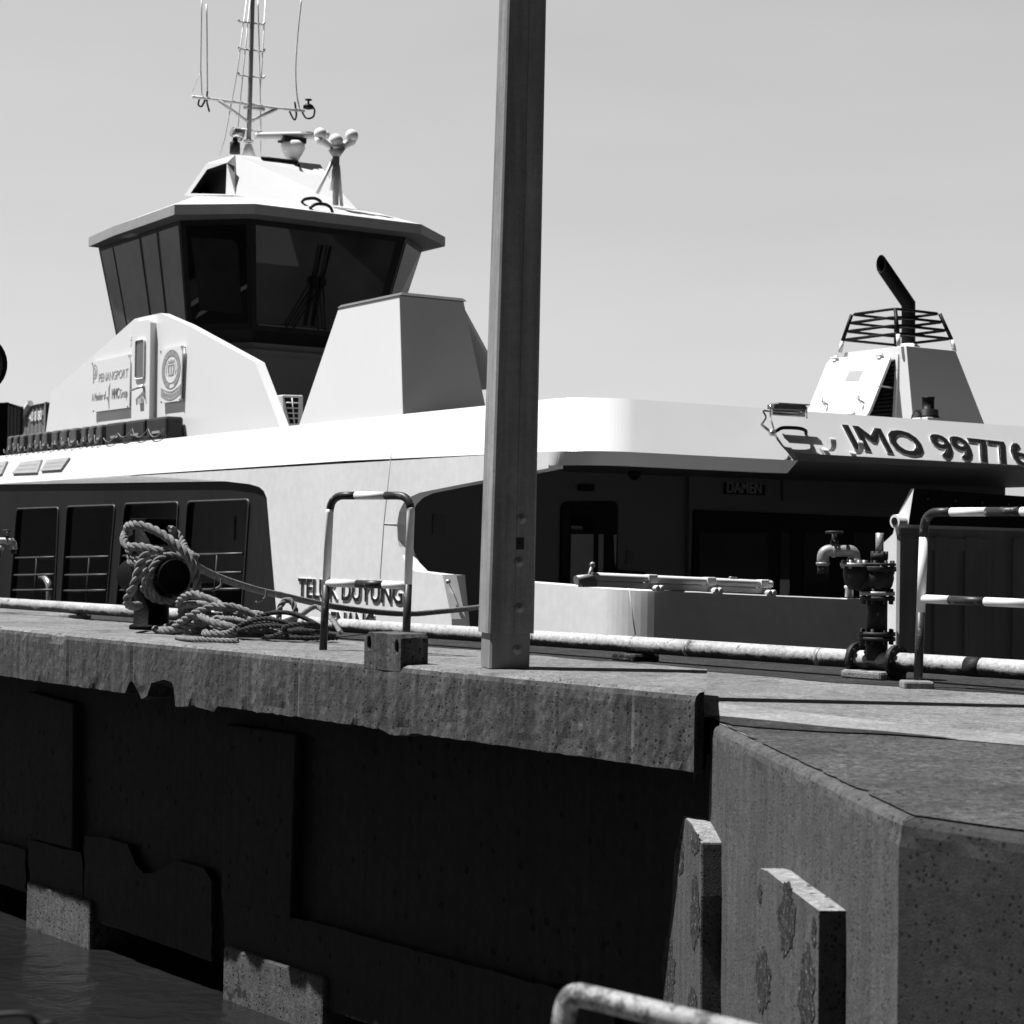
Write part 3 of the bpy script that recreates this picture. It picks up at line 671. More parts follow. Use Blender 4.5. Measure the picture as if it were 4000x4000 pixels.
f0 = FE(*r7(480, 640), ur-.1); f3 = ex9(f0, f3, 2.6); f2 = ex9(f1, f2, 2.6); fl_ = [W(*f0), W(*f3), W(f2[0]-.06, f2[1], f2[2]), W(f1[0]-.06, f1[1], f1[2])]
mb.hexa(fl_[:2]+[fl_[1]+A*.03, fl_[0]+A*.03], [fl_[3], fl_[2], fl_[2]+A*.03, fl_[3]+A*.03]); mb.build('ramp_flap', 'black', rp)
mb = MB(); mb.add([fl_[0]+A*.25-E_*.02, fl_[0]-E_*.005, fl_[3]-E_*.005, fl_[3]+A*.03-E_*.02], [(0, 1, 2, 3)]); mb.add([p+E_*.012 for p in [fl_[0]+A*.25-E_*.02, fl_[0]-E_*.005, fl_[3]-E_*.005, fl_[3]+A*.03-E_*.02]], [(3, 2, 1, 0)]); mb.build('flap_gusset', 'white', rp)
for k in range(6):
    mb = MB(); t = k*.42+.2; mb.lathe([(.014, 0), (.012, .008)], fl_[3].lerp(fl_[2], t/4.6)-Z*.12-A*.005+A*.04*0, -A, 8); mb.build('flap_bolt', 'rampd', rp)

# ---- deckhouse side screen with door and boards
Vs = .75
fin = [(1098, 1663), (996, 1414), (728, 1267), (627, 1223), (526, 1245), (462, 1302), (200, 1531), (168, 1720)]
fp = pls(fin, Vs); fp[0] = (fp[0][0]+.03, 2.62); fp[-1] = (fp[-1][0], 2.62)
mb = MB(); mb.plate(fp, [], (W(0, Vs+.09, 0), -A, Z, -E_), .18); mb.build('deckhouse_screen', 'white', fe)
g = lambda x, y: (330+.20704*x, 1300+.20704*y)
# door stands proud
d_ = rc(pls([g(900, -190), g(1245, -260), g(1215, 1900), g(880, 1900)], Vs-.12), .12)
mb = MB(); mb.plate(d_, [], (W(0, Vs-.06, 0), -A, Z, -E_), .12); dd = mb.build('screen_door', 'white', fe)
mb = MB(); mb.plate(rc(pls([g(985, 150), g(1150, 120), g(1140, 860), g(970, 880)], Vs-.12), .06), [], (W(0, Vs-.125, 0), -A, Z, -E_), .02); mb.build('door_window', 'blind', dd)
mb = MB(); hh = rc(pls([g(985, 150), g(1150, 120), g(1140, 860), g(970, 880)], Vs-.12), .06); P = [W(-x, Vs-.14, y) for x, y in hh]; mb.tube(P+[P[0]], .018, 6, caps=False); mb.build('window_trim', 'white', dd)
mb = MB(); mb.tube([PS(*g(1095, 1010), Vs-.16), PS(*g(880, 1085), Vs-.2)], .022, 8); mb.tube([PS(*g(1110, 1020), Vs-.14), PS(*g(1140, 1250), Vs-.14)], .015, 8)
mb.box(PS(*g(1060, 1290), Vs-.14), A*.09, E_*.03, Z*.05); mb.sphere(PS(*g(1100, 1010), Vs-.15), .04); mb.build('handle', 'steel', dd)
for x, y in ((905, 110), (905, 210), (1095, 1545)): mb = MB(); mb.box(PS(*g(x, y), Vs-.05), A*.05, E_*.04, Z*.05); mb.build('hinge', 'white', dd, .01)
def board(name, pts, lab):
    mb = MB(); p = pls([g(*q) for q in pts], Vs-.07); mb.plate(p, [], (W(0, Vs-.06, 0), -A, Z, -E_), .02)
    for x, y in p:
        cx = sum(q[0] for q in p)/4; cy = sum(q[1] for q in p)/4; x2, y2 = x+(cx-x)*.06, y+(cy-y)*.05
        mb.lathe([(.02, 0), (.02, .055)], W(-x2, Vs-.06, y2), E_, 8)
        mb.lathe([(.022, 0), (.02, .012)], W(-x2, Vs-.072, y2), -E_, 8, 1)
    o = mb.build(name, ['white', 'sgrey'], fe); o['label'] = lab; return o, p
b1, p1_ = board('sign_board', [(130, 560), (865, 400), (838, 1410), (150, 1500)], 'square white board with the port lettering')
b2_, p2_ = board('crest_board', [(1430, 330), (1850, 235), (1810, 1280), (1440, 1330)], 'upright white board with an oval crest')
vt = Vs-.073
def lt(body, x0, y0, x1, hgt, m_, parent, off=.0, name='lettering'):
    a_ = FS(*g(x0, y0), vt); b_ = FS(*g(x1, y0), vt); mb = MB()
    mb.text(body, hgt/.7, (W(a_[0], vt, a_[2]), -A, Z, -E_), .003, off, wid=a_[0]-b_[0]); return mb.build(name, m_, parent)
lt('PENANGPORT', 270, 930, 820, .17, 'sgrey', b1)
lt('A Member of', 140, 1290, 400, .16, 'sgrey', b1); lt('MMC', 515, 1245, 655, .2, 'rampd', b1, .003); lt('Group', 665, 1230, 810, .18, 'sgrey', b1)
mb = MB(); a_ = FS(*g(160, 950), vt); hh = FS(*g(160, 600), vt)[2]-a_[2]; fr = (W(a_[0], vt, a_[2]), -A, Z, -E_); k = hh
bow = lambda r, cx, cy, rw: [(cx+r*rw*math.sin(math.pi*t/12), cy+r*math.cos(math.pi*t/12)) for t in range(13)]
mb.plate([(0, 0), (.05, 0), (.05, k*.95), (0, k*.95)], [], fr, .004)
mb.plate([(.07, k)]+bow(k*.4, .1, k*.6, .8)+[(.07, k*.2), (.07, k*.28)]+bow(k*.32, .1, k*.6, .75)[::-1]+[(.07, k*.92)], [], fr, .004)
mb.plate(bow(k*.24, .08, k*.58, .7)+bow(k*.12, .08, k*.58, .7)[::-1], [], fr, .004); mb.build('logo', 'sgrey', b1)
mb = MB(); a_ = FS(*g(440, 1260), vt); fr = (W(a_[0], vt, a_[2]), -A, Z, -E_)
mb.plate([(-.1, .05), (.0, -.02), (.09, -.22), (.07, -.02), (.1, .32), (.02, .22), (.03, .06)], [], fr, .004); mb.build('logo', 'rampd', b1)
# crest: ring with marks, shield with crown and a ribbon
cx, cz = sum(q[0] for q in p2_)/4+.01, sum(q[1] for q in p2_)/4+.1
hw = (max(q[0] for q in p2_)-min(q[0] for q in p2_))*.42; hz = hw*1.02*1.0
fr = (W(0, vt, 0), -A, Z, -E_)
el = lambda rx, rz, n=40: [(cx+rx*math.cos(2*math.pi*t/n), cz+rz*math.sin(2*math.pi*t/n)) for t in range(n)]
rx, rz = hw, hw*1.0
hB = max(q[1] for q in p2_)-min(q[1] for q in p2_); rz = hB*.36
mb = MB(); mb.plate(el(rx, rz), [el(rx*.95, rz*.95)], fr, .004); mb.plate(el(rx*.72, rz*.72), [el(rx*.68, rz*.68)], fr, .004); ring_ = mb.build('crest_ring', 'rampd', b2_)
mb = MB()
for t in range(34):
    if 24 < t < 28: continue
    a_ = 2*math.pi*t/34; r_ = .835; c0_ = (cx+rx*r_*math.cos(a_), cz+rz*r_*math.sin(a_)); w1, h1_ = .02+.01*(t % 3), .09
    rad = V((math.cos(a_)*rx, math.sin(a_)*rz, 0)).normalized(); tg = V((-rad.y, rad.x, 0))
    cc_ = V((*c0_, 0)); pp = [cc_+tg*w1+rad*h1_*.55, cc_-tg*w1+rad*h1_*.55, cc_-tg*w1-rad*h1_*.55, cc_+tg*w1-rad*h1_*.55]
    mb.plate([(p.x, p.y) for p in pp], [], fr, .004)
sh = lambda dx, dz, sx, sz: [(cx+dx+sx*x, cz+dz+sz*y) for x, y in ((-1, 1), (1, 1), (1, -.1), (.5, -.75), (0, -1), (-.5, -.75), (-1, -.1))]
mb.plate(sh(0, -.02, rx*.34, rz*.3), [sh(0, -.02, rx*.28, rz*.25)], fr, .004)
mb.plate([(cx-rx*.3, cz+rz*.32), (cx+rx*.3, cz+rz*.32), (cx+rx*.34, cz+rz*.5), (cx+rx*.15, cz+rz*.42), (cx, cz+rz*.55), (cx-rx*.15, cz+rz*.42), (cx-rx*.34, cz+rz*.5)], [], fr, .004)
for dx in (-.12, 0, .12): mb.plate([(cx+rx*dx*2-.02, cz-.12), (cx+rx*dx*2+.02, cz-.12), (cx+rx*dx*2+.02, cz+.06), (cx+rx*dx*2-.02, cz+.06)], [], fr, .004)
for s_ in (-1, 1): mb.plate([(cx+s_*rx*.42, cz-rz*.3), (cx+s_*rx*.5, cz), (cx+s_*rx*.42, cz+rz*.4), (cx+s_*rx*.52, cz+rz*.1), (cx+s_*rx*.56, cz-rz*.1)][::s_], [], fr, .004)
mb.build('crest_marks', 'sgrey', b2_)
mb = MB(); zb = cz-rz*1.05
rib = [(cx+rx*1.05*(t/6-1), zb-.12*math.cos((t/6-1)*1.4)+.1) for t in range(13)]
mb.plate(rib+[(x, y-.17) for x, y in rib[::-1]], [[(x*.9+cx*.1, y-.03) for x, y in rib[1:-1]]+[(x*.9+cx*.1, y-.14) for x, y in rib[1:-1][::-1]]], fr, .004)
for t in range(2, 11): mb.plate([(rib[t][0]-.025, rib[t][1]-.12), (rib[t][0]+.025, rib[t][1]-.12), (rib[t][0]+.025, rib[t][1]-.05), (rib[t][0]-.025, rib[t][1]-.05)], [], fr, .006)
mb.build('crest_ribbon', 'sgrey', b2_)

# ---- two funnel casings
def frustum(b4, t4): mb = MB(); mb.hexa(b4, t4); return mb
f1 = frustum([W(5.15, .45, 2.6), W(5.15, 1.93, 2.6), W(8.5, 1.93, 2.6), W(8.5, .45, 2.6)], [W(*FS(1560, 1154, .53)), W(FS(1560, 1154, .53)[0], FE(1812, 1177, FS(1560, 1154, .53)[0])[1], FS(1560, 1154, .53)[2]), W(7.33, 1.66, FS(1560, 1154, .53)[2]), W(7.33, .53, FS(1560, 1154, .53)[2])]).build('funnel_casing', 'white', fe, .008)
f1['label'] = 'plain funnel casing beside the wheelhouse'
mb = MB(); mb.hexa([W(5.38, .515, 4.425), W(5.38, 1.65, 4.425), W(7.35, 1.65, 4.425), W(7.35, .515, 4.425)], [W(5.42, .56, 4.47), W(5.42, 1.6, 4.47), W(7.31, 1.6, 4.47), W(7.31, .56, 4.47)]); mb.build('casing_lip', 'grey', f1)
tb = [W(5.62, 1.74, 4.3), W(6.9, 1.74, 4.3), W(6.9, 2.5, 3.2), W(5.62, 2.5, 3.2)]
mb = MB(); mb.prism(tb, (E_*1.3+Z*.8).normalized()*.05); mb.build('hatch', 'white', f1, .015)
mb = MB(); mb.box(W(6.5, 1.83, 3.5), A*.62, E_*.05, Z*.6); mb.build('louvre_panel', 'louv', f1)
ufT, ufB = 3.86, 3.62
tl = FE(3540, 1352, ufT); tr = FE(3733, 1368, ufT); br = FE(3864, 1682, ufB)
zt = (tl[2]+tr[2])/2; vL, vRt, vRb = tl[1], tr[1], br[1]+.1
ubk = FS(3300, 1375, vL+.0)[0]
f2 = frustum([W(ufB, vL-.02, 2.6), W(ufB, vRb, 2.6), W(ubk+.75, vRb, 2.6), W(ubk+.75, vL-.02, 2.6)], [W(ufT, vL, zt), W(ufT, vRt, zt), W(ubk, vRt, zt), W(ubk, vL, zt)]).build('funnel_casing', 'white', fe, .008)
f2['label'] = 'funnel casing with open hatch, exhaust pipe and black guard rails'
# louvres on its side
mb = MB(); uL0, uL1 = FS(3497, 1500, vL-.02)[0], ubk+.3
mb.box(W((uL0+uL1)/2, vL-.005, (2.66+zt)/2-.12), A*(uL1-uL0)/2, E_*.03, Z*(zt-2.66)/2*.88)
n_ = 20
for k in range(n_):
    z = 2.68+(zt-2.66)*.86*k/n_; mb.hexa([W(uL0, vL-.09, z), W(uL1, vL-.09, z), W(uL1, vL-.03, z+.04), W(uL0, vL-.03, z+.04)], [W(uL0, vL-.09, z+.012), W(uL1, vL-.09, z+.012), W(uL1, vL-.03, z+.052), W(uL0, vL-.03, z+.052)])
mb.build('louvre_panel', 'louv', f2)
mb = MB(); mb.hexa([W(uL0-.06, vL-.1, 2.6), W(uL0, vL-.1, 2.6), W(uL0, vL, 2.6), W(uL0-.06, vL, 2.6)], [W(uL0-.06, vL-.02, zt-.12), W(uL0, vL-.02, zt-.12), W(uL0, vL, zt-.12), W(uL0-.06, vL, zt-.12)]); mb.build('louvre_cheek', 'white', f2)
h4 = [FS(3487, 1386, vL-.06), FS(3240, 1402, vL-.06)]
hR = FE(3378, 1628, h4[0][0]); hL = FE(3148, 1632, h4[1][0])
hq = [W(*h4[1]), W(*h4[0]), W(*hR), W(*hL)]
hn = (hq[1]-hq[0]).cross(hq[3]-hq[0]).normalized(); hn = hn if hn.dot(E_) < 0 else -hn
ex_ = (hq[1]-hq[0]).normalized(); ey_ = (hq[0]-hq[3]).normalized(); ey_ = (ey_-ex_*ey_.dot(ex_)).normalized()
loc = [((p-hq[3]).dot(ex_), (p-hq[3]).dot(ey_)) for p in (hq[3], hq[2], hq[1], hq[0])]
mb = MB(); mb.plate(rc(loc, .16, 5), [], (hq[3], ex_, ey_, hn), .05); ht = mb.build('hatch', 'white', f2, .012)
def hp(s, t, o=.03): return hq[3].lerp(hq[2], s).lerp(hq[0].lerp(hq[1], s), t)+hn*o
for s_, t_ in ((.16, .28), (.72, .33)):
    mb = MB(); mb.tube([hp(s_, t_+.05), hp(s_+.0, t_+.05, .1), hp(s_+.12, t_, .1), hp(s_+.14, t_-.1, .1), hp(s_+.14, t_-.12)], .014, 6); mb.build('handle', 'white', ht)
for s_, t_ in ((.12, .98), (.83, .98), (.05, .02), (.8, .03)):
    mb = MB(); mb.box(hp(s_, t_, .035), ex_*.04, ey_*.05, hn*.015); mb.tube([hp(s_-.06, t_, .05), hp(s_+.06, t_, .05)], .018, 8); mb.build('hinge', 'hullw', ht)
mb = MB(); mb.plate([(x*.34*1+loc[2][0]*.42, y*.2+loc[2][1]*.58) for x, y in ((0, 0), (1, 0), (1, 1), (0, 1))], [], (hq[3]+hn*.027, ex_, ey_, hn), .004); mb.build('sticker', 'sgrey', ht)
for a_, b_ in ((hp(.8, .03, 0), W(h4[0][0]+.35, vL, 2.8)), (hp(.98, .5, 0), W(h4[0][0], vL, 3.5))): mb = MB(); mb.tube([a_, b_], .017, 6); mb.build('stay', 'hullw', ht)
# exhaust
ue = 4.75; e0 = PE(*cc(963, 950), ue); e1 = PE(*cc(963, 618), ue); e2 = PE(*cc(735, 285), ue); re = .118
mb = MB()
dirv = (e2-e1).normalized(); n = 18; ang = [(E_*math.cos(2*math.pi*k/n)+A*math.sin(2*math.pi*k/n))*re for k in range(n)]
bis = (Z+dirv).normalized()
def skew(c, d_, nrm): return [c+a_+d_*(-(a_).dot(nrm)/d_.dot(nrm)) for a_ in ang]
r0 = [e0+a_ for a_ in ang]; r1 = skew(e1, Z, bis)
r2 = []
for p in r1:
    d0 = (e2-p).dot(E_)/dirv.dot(E_); r2.append(p+dirv*d0)
r2b = [p+dirv*.02+(e2-p)*.1 for p in r2]; r3 = [q-dirv*.5 for q in r2b]
mb.loft([r0, r1, r2, r2b, r3], 0, True, True); mb.add(r3, [tuple(range(n))]); mb.build('exhaust_pipe', 'black', f2)
mb = MB(); mb.lathe([(.3, 0), (.2, .12), (.135, .17)], V((e0.x, e0.y, zt)), Z, 20); mb.build('pipe_collar', 'white', f2)
# guard cage
uf_, ub_, vl_, vr_ = ufT+.3, ufT+1.26, vL+.02, vL+1.0
zs = [FE(*cc(870, 875), uf_)[2], FE(*cc(832, 657), uf_)[2]]
for k in range(4):
    t = k/3; z = zs[0]+(zs[1]-zs[0])*t; g_ = .15*(1-t)+.03; P = [W(uf_-g_*.8, vl_-g_*.35, z), W(ub_+g_, vl_-g_*.35, z), W(ub_+g_, vr_+g_, z), W(uf_-g_*.8, vr_+g_, z)]
    P = fillet([P[0].lerp(P[1], .5)]+P[1:]+[P[0], P[0].lerp(P[1], .5)], .1, 4); mb = MB(); mb.tube(P, .026, 6, caps=False); mb.build('guard_rail', 'black', f2)
for (a_, b_, sa, sb) in ((uf_, vl_, -.8, -.35), (ub_, vl_, 1, -.35), (ub_, vr_, 1, 1), (uf_, vr_, -.8, 1)):
    mb = MB(); top = W(a_+sa*.04, b_+sb*.04, zs[1]); bot = W(a_+sa*.2, b_+sb*.2, zs[0]-.02); ft = bot+(bot-top).normalized()*.12
    mb.tube([top, bot], .032, 8); mb.tube([bot, V((ft.x, ft.y, zt))], .035, 8, 1); mb.build('guard_post', ['black', 'white'], f2)

# ---- wheelhouse
VC = 5.57
def ring(pts, z, back=True):
    L_ = [(u, VC-h) for u, h in pts]; R_ = [(u, VC+h) for u, h in pts[::-1]]
    return [W(u, v, z) for u, v in L_[::-1]+R_[::-1]] if False else [W(u, v, z) for u, v in [(u, VC-h) for u, h in pts[::-1]]+[(u, VC+h) for u, h in pts]]
FA = [(16.8, 1.98), (17.92, 3.27), (21.3, 3.27), (23.1, 3.15)]
IN = [(17.95, 1.5), (18.55, 2.5), (21.3, 2.5), (22.6, 2.4)]
WT = [(17.25, 1.86), (18.37, 2.95), (23.0, 2.95)]
WBm = [(17.82, 1.50), (18.95, 2.47), (22.9, 2.47)]
cr = [ring(IN, 8.12), ring(FA, 7.76), ring(FA, 7.55)]
mb = MB(); mb.loft(cr[:2], 0, True); mb.add(cr[0], [tuple(range(8))]); wr_ = mb.build('wheelhouse_roof', 'roofw', fe)
mb = MB(); mb.loft(cr[1:], 0, True); mb.build('fascia', 'sgrey', wr_)
sof_ = ring([(17.2, 1.88), (18.32, 3.0), (21.3, 3.0), (23, 2.97)], 7.53)
mb = MB(); mb.loft([[p+Z*.002 for p in cr[2]], sof_], 0, True); mb.add(sof_, [tuple(range(8))]); mb.build('soffit', 'grey', fe)
rt = ring(WT, 7.525); rb = ring(WBm, 5.3); b3 = ring([(18.0, 1.4), (19.05, 2.35), (22.9, 2.35)], 5.05); b4 = ring([(18.0, 1.4), (19.05, 2.35), (22.9, 2.35)], 2.6)
mb = MB(); mb.loft([rt, rb], 0, True); mb.loft([rb, b3], 0, True); wh = mb.build('wheelhouse', 'black', fe)
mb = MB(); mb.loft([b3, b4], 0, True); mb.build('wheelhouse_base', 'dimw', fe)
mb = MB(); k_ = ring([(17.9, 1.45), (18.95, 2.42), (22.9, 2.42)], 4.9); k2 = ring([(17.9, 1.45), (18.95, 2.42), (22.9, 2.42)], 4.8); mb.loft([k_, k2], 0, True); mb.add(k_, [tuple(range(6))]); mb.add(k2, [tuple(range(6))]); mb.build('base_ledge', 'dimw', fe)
# facet index: ring order = [back-left, diag-left, front-left, front-right, diag-right, back-right]
def pane(i, s0, s1, t0, t1, m_, name='window_pane', out=.012):
    a_, b_, c, d = rt[i], rt[i+1], rb[i+1], rb[i]
    def P(s, t): return a_.lerp(b_, s).lerp(d.lerp(c, s), t)
    q = [P(s0, t0), P(s1, t0), P(s1, t1), P(s0, t1)]; nn = (q[1]-q[0]).cross(q[3]-q[0]).normalized()
    if nn.dot(q[0]-W(20.5, VC, 6.5)) < 0: nn = -nn
    mb = MB(); mb.prism([p+nn*out for p in q], -nn*.01); return mb.build(name, m_, wh), P, nn
pane(2, .03, .94, .05, .94, 'glassf')
_, PF, nF = pane(2, .03, .94, .05, .94, 'glass') if False else (None, lambda s, t: rt[2].lerp(rt[3], s).lerp(rb[2].lerp(rb[3], s), t), None)
nF = (rt[3]-rt[2]).cross(rb[2]-rt[2]).normalized(); nF = nF if nF.dot(-A) > 0 else -nF
pane(1, .08, .93, .05, .94, 'glass'); pane(3, .08, .93, .05, .94, 'glass')
for s0, s1 in ((.03, .18), (.2, .52), (.55, .73), (.76, .985)): pane(0, s0, s1, .04, .95, 'blind')
for s0, s1 in ((.02, .3), (.33, .62), (.65, .97)): pane(4, s0, s1, .04, .95, 'blind')
mb = MB(); mb.tube([PF(.04, .945)+nF*.03, PF(.94, .945)+nF*.03], .02, 6); mb.build('sill_strip', 'grey', wh)
for k in range(2):
    s0 = .40+.055*k; mb = MB(); mb.tube([PF(s0+.05, .16)+nF*.1, PF(s0, .92)+nF*.06], .03, 6); mb.tube([PF(s0+.02, .52)+nF*.12, PF(s0-.17, .99)+nF*.08], .02, 6); mb.tube([PF(s0+.03, .52)+nF*.12, PF(s0+.1, .95)+nF*.08], .016, 6)
    mb.box(PF(s0+.025, .5)+nF*.1, E_*.07, A*.05, Z*.07); mb.build('wiper', 'black', wh)
w1 = lambda x, y: (250+.4141*x, 700+.4141*y)
mb = MB(); p = PS(*w1(628, 520), 2.55); mb.box(p, A*.3, E_*.1, Z*.04); mb.build('eave_lamp', 'sgrey', wh)
ac = lambda x, y: (200+.8799*x, .8799*y)
# hoops on the canopy edge
for (pts, u, m2) in (([(1112, 900), (1125, 885), (1165, 880), (1190, 890), (1200, 902)], 17.6, 0), ([(1147, 925), (1175, 907), (1215, 907), (1240, 922), (1252, 952)], 17.0, 0)):
    mb = MB(); P = catmull([PE(*ac(*q), u) for q in pts], 5); mb.tube(P, .035, 6); mb.tube([P[0], PE(*ac(1195, 950), u)], .02, 6); mb.build('canopy_hoop', 'black', fe)

# ---- hood on the wheelhouse roof
mb = MB(); uh0, uh1 = 18.25, 19.7
fb = [FE(*ac(818, 868), uh0), FE(*ac(1358, 930), uh0), FE(*ac(1232, 790), (uh0+uh1)/2+.1), FE(*ac(1195, 730), uh1), FE(*ac(818, 686), uh1)]
F_ = [W(*p) for p in fb]
bl = FS(*ac(590, 868), fb[0][1]); tb_ = FS(*ac(690, 725), fb[0][1]); tb2 = FS(*ac(800, 684), fb[0][1])
sideH = [F_[0], W(*bl), W(*tb_), F_[4]]
ht_ = MB()
ht_.add(F_, [(0, 1, 2, 3, 4)])
off = E_*(fb[1][1]-fb[0][1]); offt = E_*(fb[3][1]-fb[4][1])
RB = [F_[1], sideH[1]+off, sideH[2]+offt, F_[3], F_[2]]
ht_.add(RB, [(0, 1, 2, 3, 4)]); ht_.add([F_[4], F_[3], RB[2], sideH[2]], [(0, 1, 2, 3)]); ht_.add([sideH[1], sideH[2], RB[2], RB[1]], [(0, 1, 2, 3)])
# left face frame with deep recess
ins = [FS(*ac(775, 862), fb[0][1]), FS(*ac(618, 858), fb[0][1]), FS(*ac(692, 752), fb[0][1]), FS(*ac(780, 722), fb[0][1])]
I_ = [W(*p) for p in ins]
ht_.add(sideH+I_, [(0, 1, 5, 4), (1, 2, 6, 5), (2, 3, 7, 6), (3, 0, 4, 7)])
hd = ht_.build('hood', 'roofw', fe, fix=True)
J = [p+E_*.3+A*.25 for p in I_]; mb = MB(); mb.loft([I_+[I_[0]], J+[J[0]]]); mb.add(J, [(0, 1, 2, 3)]); mb.build('hood_recess', 'black', hd)

# ---- mast with crossarm, rungs, stays and aerials
um = 20.6
mc = lambda x, y: (700+.41408*x, .41408*y)
def MP(x, y, u=um): return PE(*mc(x, y), u)
mb = MB(); mb.tube([MP(655, 1345), MP(668, 900), MP(694, -40), MP(700, -900)], [.055, .052, .05, .04], 12); ms = mb.build('mast', 'galv', fe)
ms['label'] = 'grey signal mast with crossarm on the wheelhouse'
mb = MB(); mb.tube([MP(655, 1480), MP(655, 1360)], [.17, .07], 10); mb.lathe([(.11, 0), (.11, .05)], MP(655, 1345), Z, 14); mb.build('mast_foot', 'hullw', ms)
mb = MB(); mb.tube([MP(118, 912), MP(380, 945), MP(900, 1020), MP(1180, 1048)], .036, 8); mb.tube([MP(370, 945), MP(645, 1150)], .04, 8); mb.tube([MP(920, 1025), MP(690, 1140)], .04, 8); mb.tube([MP(605, 1015), MP(805, 1035)], .035, 6); mb.build('crossarm', 'hullw', ms)
for y in (215, 472, 722):
    mb = MB(); mb.tube(fillet([MP(556, y-38), MP(565, y-10), MP(660, y), MP(690, y+3), MP(795, y+18), MP(806, y-8)], .06, 3), .026, 6); mb.build('rung', 'hullw', ms)
mb = MB(); mb.tube([MP(590, 1220), MP(780, 1245)], .025, 6); mb.build('rung', 'hullw', ms)
for P in ([(640, -30), (545, 690), (430, 1300), (385, 1475)], [(672, -30), (600, 700), (555, 1200)], [(742, -30), (760, 700), (770, 1230), (770, 1480)], [(815, -30), (775, 700), (765, 850)]):
    mb = MB(); mb.tube([MP(*p) for p in P], .015, 6); mb.build('stay', 'hullw', ms)
for P, r_ in (([(213, -30), (203, 600), (205, 700), (214, 900)], .022), ([(258, 40), (262, 500), (266, 890)], .026), ([(1155, -30), (1115, 350), (1098, 650), (1108, 880), (1135, 1030)], .026), ([(195, 690), (125, 865)], .008)):
    mb = MB(); mb.tube(catmull([MP(*p) for p in P], 5), r_*.75, 6); mb.build('aerial', 'hullw', ms)
for P in ([(190, 940), (180, 985), (205, 1005), (225, 985), (250, 930)], [(265, 860), (262, 960), (285, 1055)], [(1040, 1050), (1085, 1130), (1105, 1080), (1090, 960)], [(1160, 1060), (1200, 1115), (1260, 1105), (1278, 1050), (1265, 1010)]):
    mb = MB(); mb.tube(catmull([MP(*p) for p in P], 6), .022, 6); mb.build('cable', 'iron', ms)
mb = MB(); p = MP(1218, 1030); mb.lathe([(.06, 0), (.125, .02), (.12, .08), (.06, .12), (.025, .13), (.025, .2), (.085, .21), (.08, .23), (.02, .24)], p, Z, 14); mb.build('horn_lamp', 'black', ms)
mb = MB(); c = MP(545, 1255); mb.tube([c-E_*.13+Z*.02, c+E_*.13-Z*.04], [.11, .14], 14); mb.build('searchlight', 'steel', ms)
mb = MB(); c2 = MP(525, 1450); mb.lathe([(.12, 0), (.115, .25), (.07, .28), (.04, .38)], c2, Z, 14); mb.build('searchlight_base', 'iron', ms)
# radar
urd = 19.8
mb = MB(); c = PE(*mc(1070, 1500), urd); mb.lathe([(.13, -.05), (.15, .0), (.24, .16), (.28, .23), (.27, .34), (.2, .4), (.0, .41)], c, Z, 8); rd = mb.build('radar', 'white', fe)
rd['label'] = 'white bar radar scanner on a faceted pedestal'
mb = MB(); mb.box(PE(*mc(1065, 1325), urd), E_*.28, A*.16, Z*.06); mb.build('radar_mount', 'iron', rd)
mb = MB(); a_, b_ = PE(*mc(712, 1288), urd), PE(*mc(1410, 1275), urd); mb.tube([a_, a_.lerp(b_, .02), a_.lerp(b_, .98), b_], [.06, .09, .09, .06], 10); mb.build('scanner_bar', 'white', rd)
mb = MB(); mb.tube([PE(*mc(775, 1490), 19.6), PE(*mc(1120, 1530), 19.6), PE(*mc(1130, 1560), 19.3)], .04, 6); mb.build('grab_rail', 'black', fe)
# satellite domes on a tripod
usd = 17.9
def SP_(x, y, u=usd): return PE(*mc(x, y), u)
mb = MB(); mb.tube([SP_(1475, 1935), SP_(1480, 1430)], [.065, .08], 12); mb.tube([SP_(1480, 1480), SP_(1480, 1400)], [.08, .21], 10); sdm = mb.build('dome_post', 'galv', fe); sdm['label'] = 'tripod post carrying three white domes'
for a_, b_ in (((1450, 1510), (1300, 1830)), ((1500, 1560), (1532, 1945)), ((1455, 1600), (1435, 1800))):
    mb = MB(); mb.tube([SP_(*a_), SP_(*b_)], .04, 8); mb.build('brace', 'hullw', sdm)
mb = MB()
for s_, x in ((-1, 1328), (1, 1628)): mb.tube([SP_(1480, 1395), SP_(1480+s_*60, 1385), SP_(x, 1330), SP_(x, 1300)], [.06, .08, .1, .12], 12)
mb.build('dome_arm', 'white', sdm)
for x, y, r_ in ((1332, 1268, .145), (1628, 1283, .145), (1478, 1330, .16)):
    mb = MB(); mb.sphere(SP_(x, y), r_, 0, 12); mb.build('dome', 'white', sdm)
# air conditioner on the roof by the screen
uac = 11.5
mb = MB(); pts = [ac(1027, 1752), ac(1120, 1755), ac(1118, 1890), ac(1035, 1895)]; q = [PE(*p, uac) for p in pts]; mb.prism(q, A*.4); aco = mb.build('air_conditioner', 'hullw', fe, .02)
mb = MB(); q2 = [PE(*p, uac-.01) for p in (ac(1035, 1765), ac(1098, 1767), ac(1095, 1880), ac(1060, 1880))]; mb.prism(q2, A*.01); fan = mb.build('fan_grille', 'black', aco)
mb = MB()
for t in (.2, .4, .6, .8): mb.tube([q2[0].lerp(q2[3], t)-A*.02, q2[1].lerp(q2[2], t)-A*.02], .012, 6)
mb.tube([q2[0].lerp(q2[1], .5)-A*.02, q2[3].lerp(q2[2], .5)-A*.02], .012, 6); mb.build('grille_bar', 'hullw', aco)

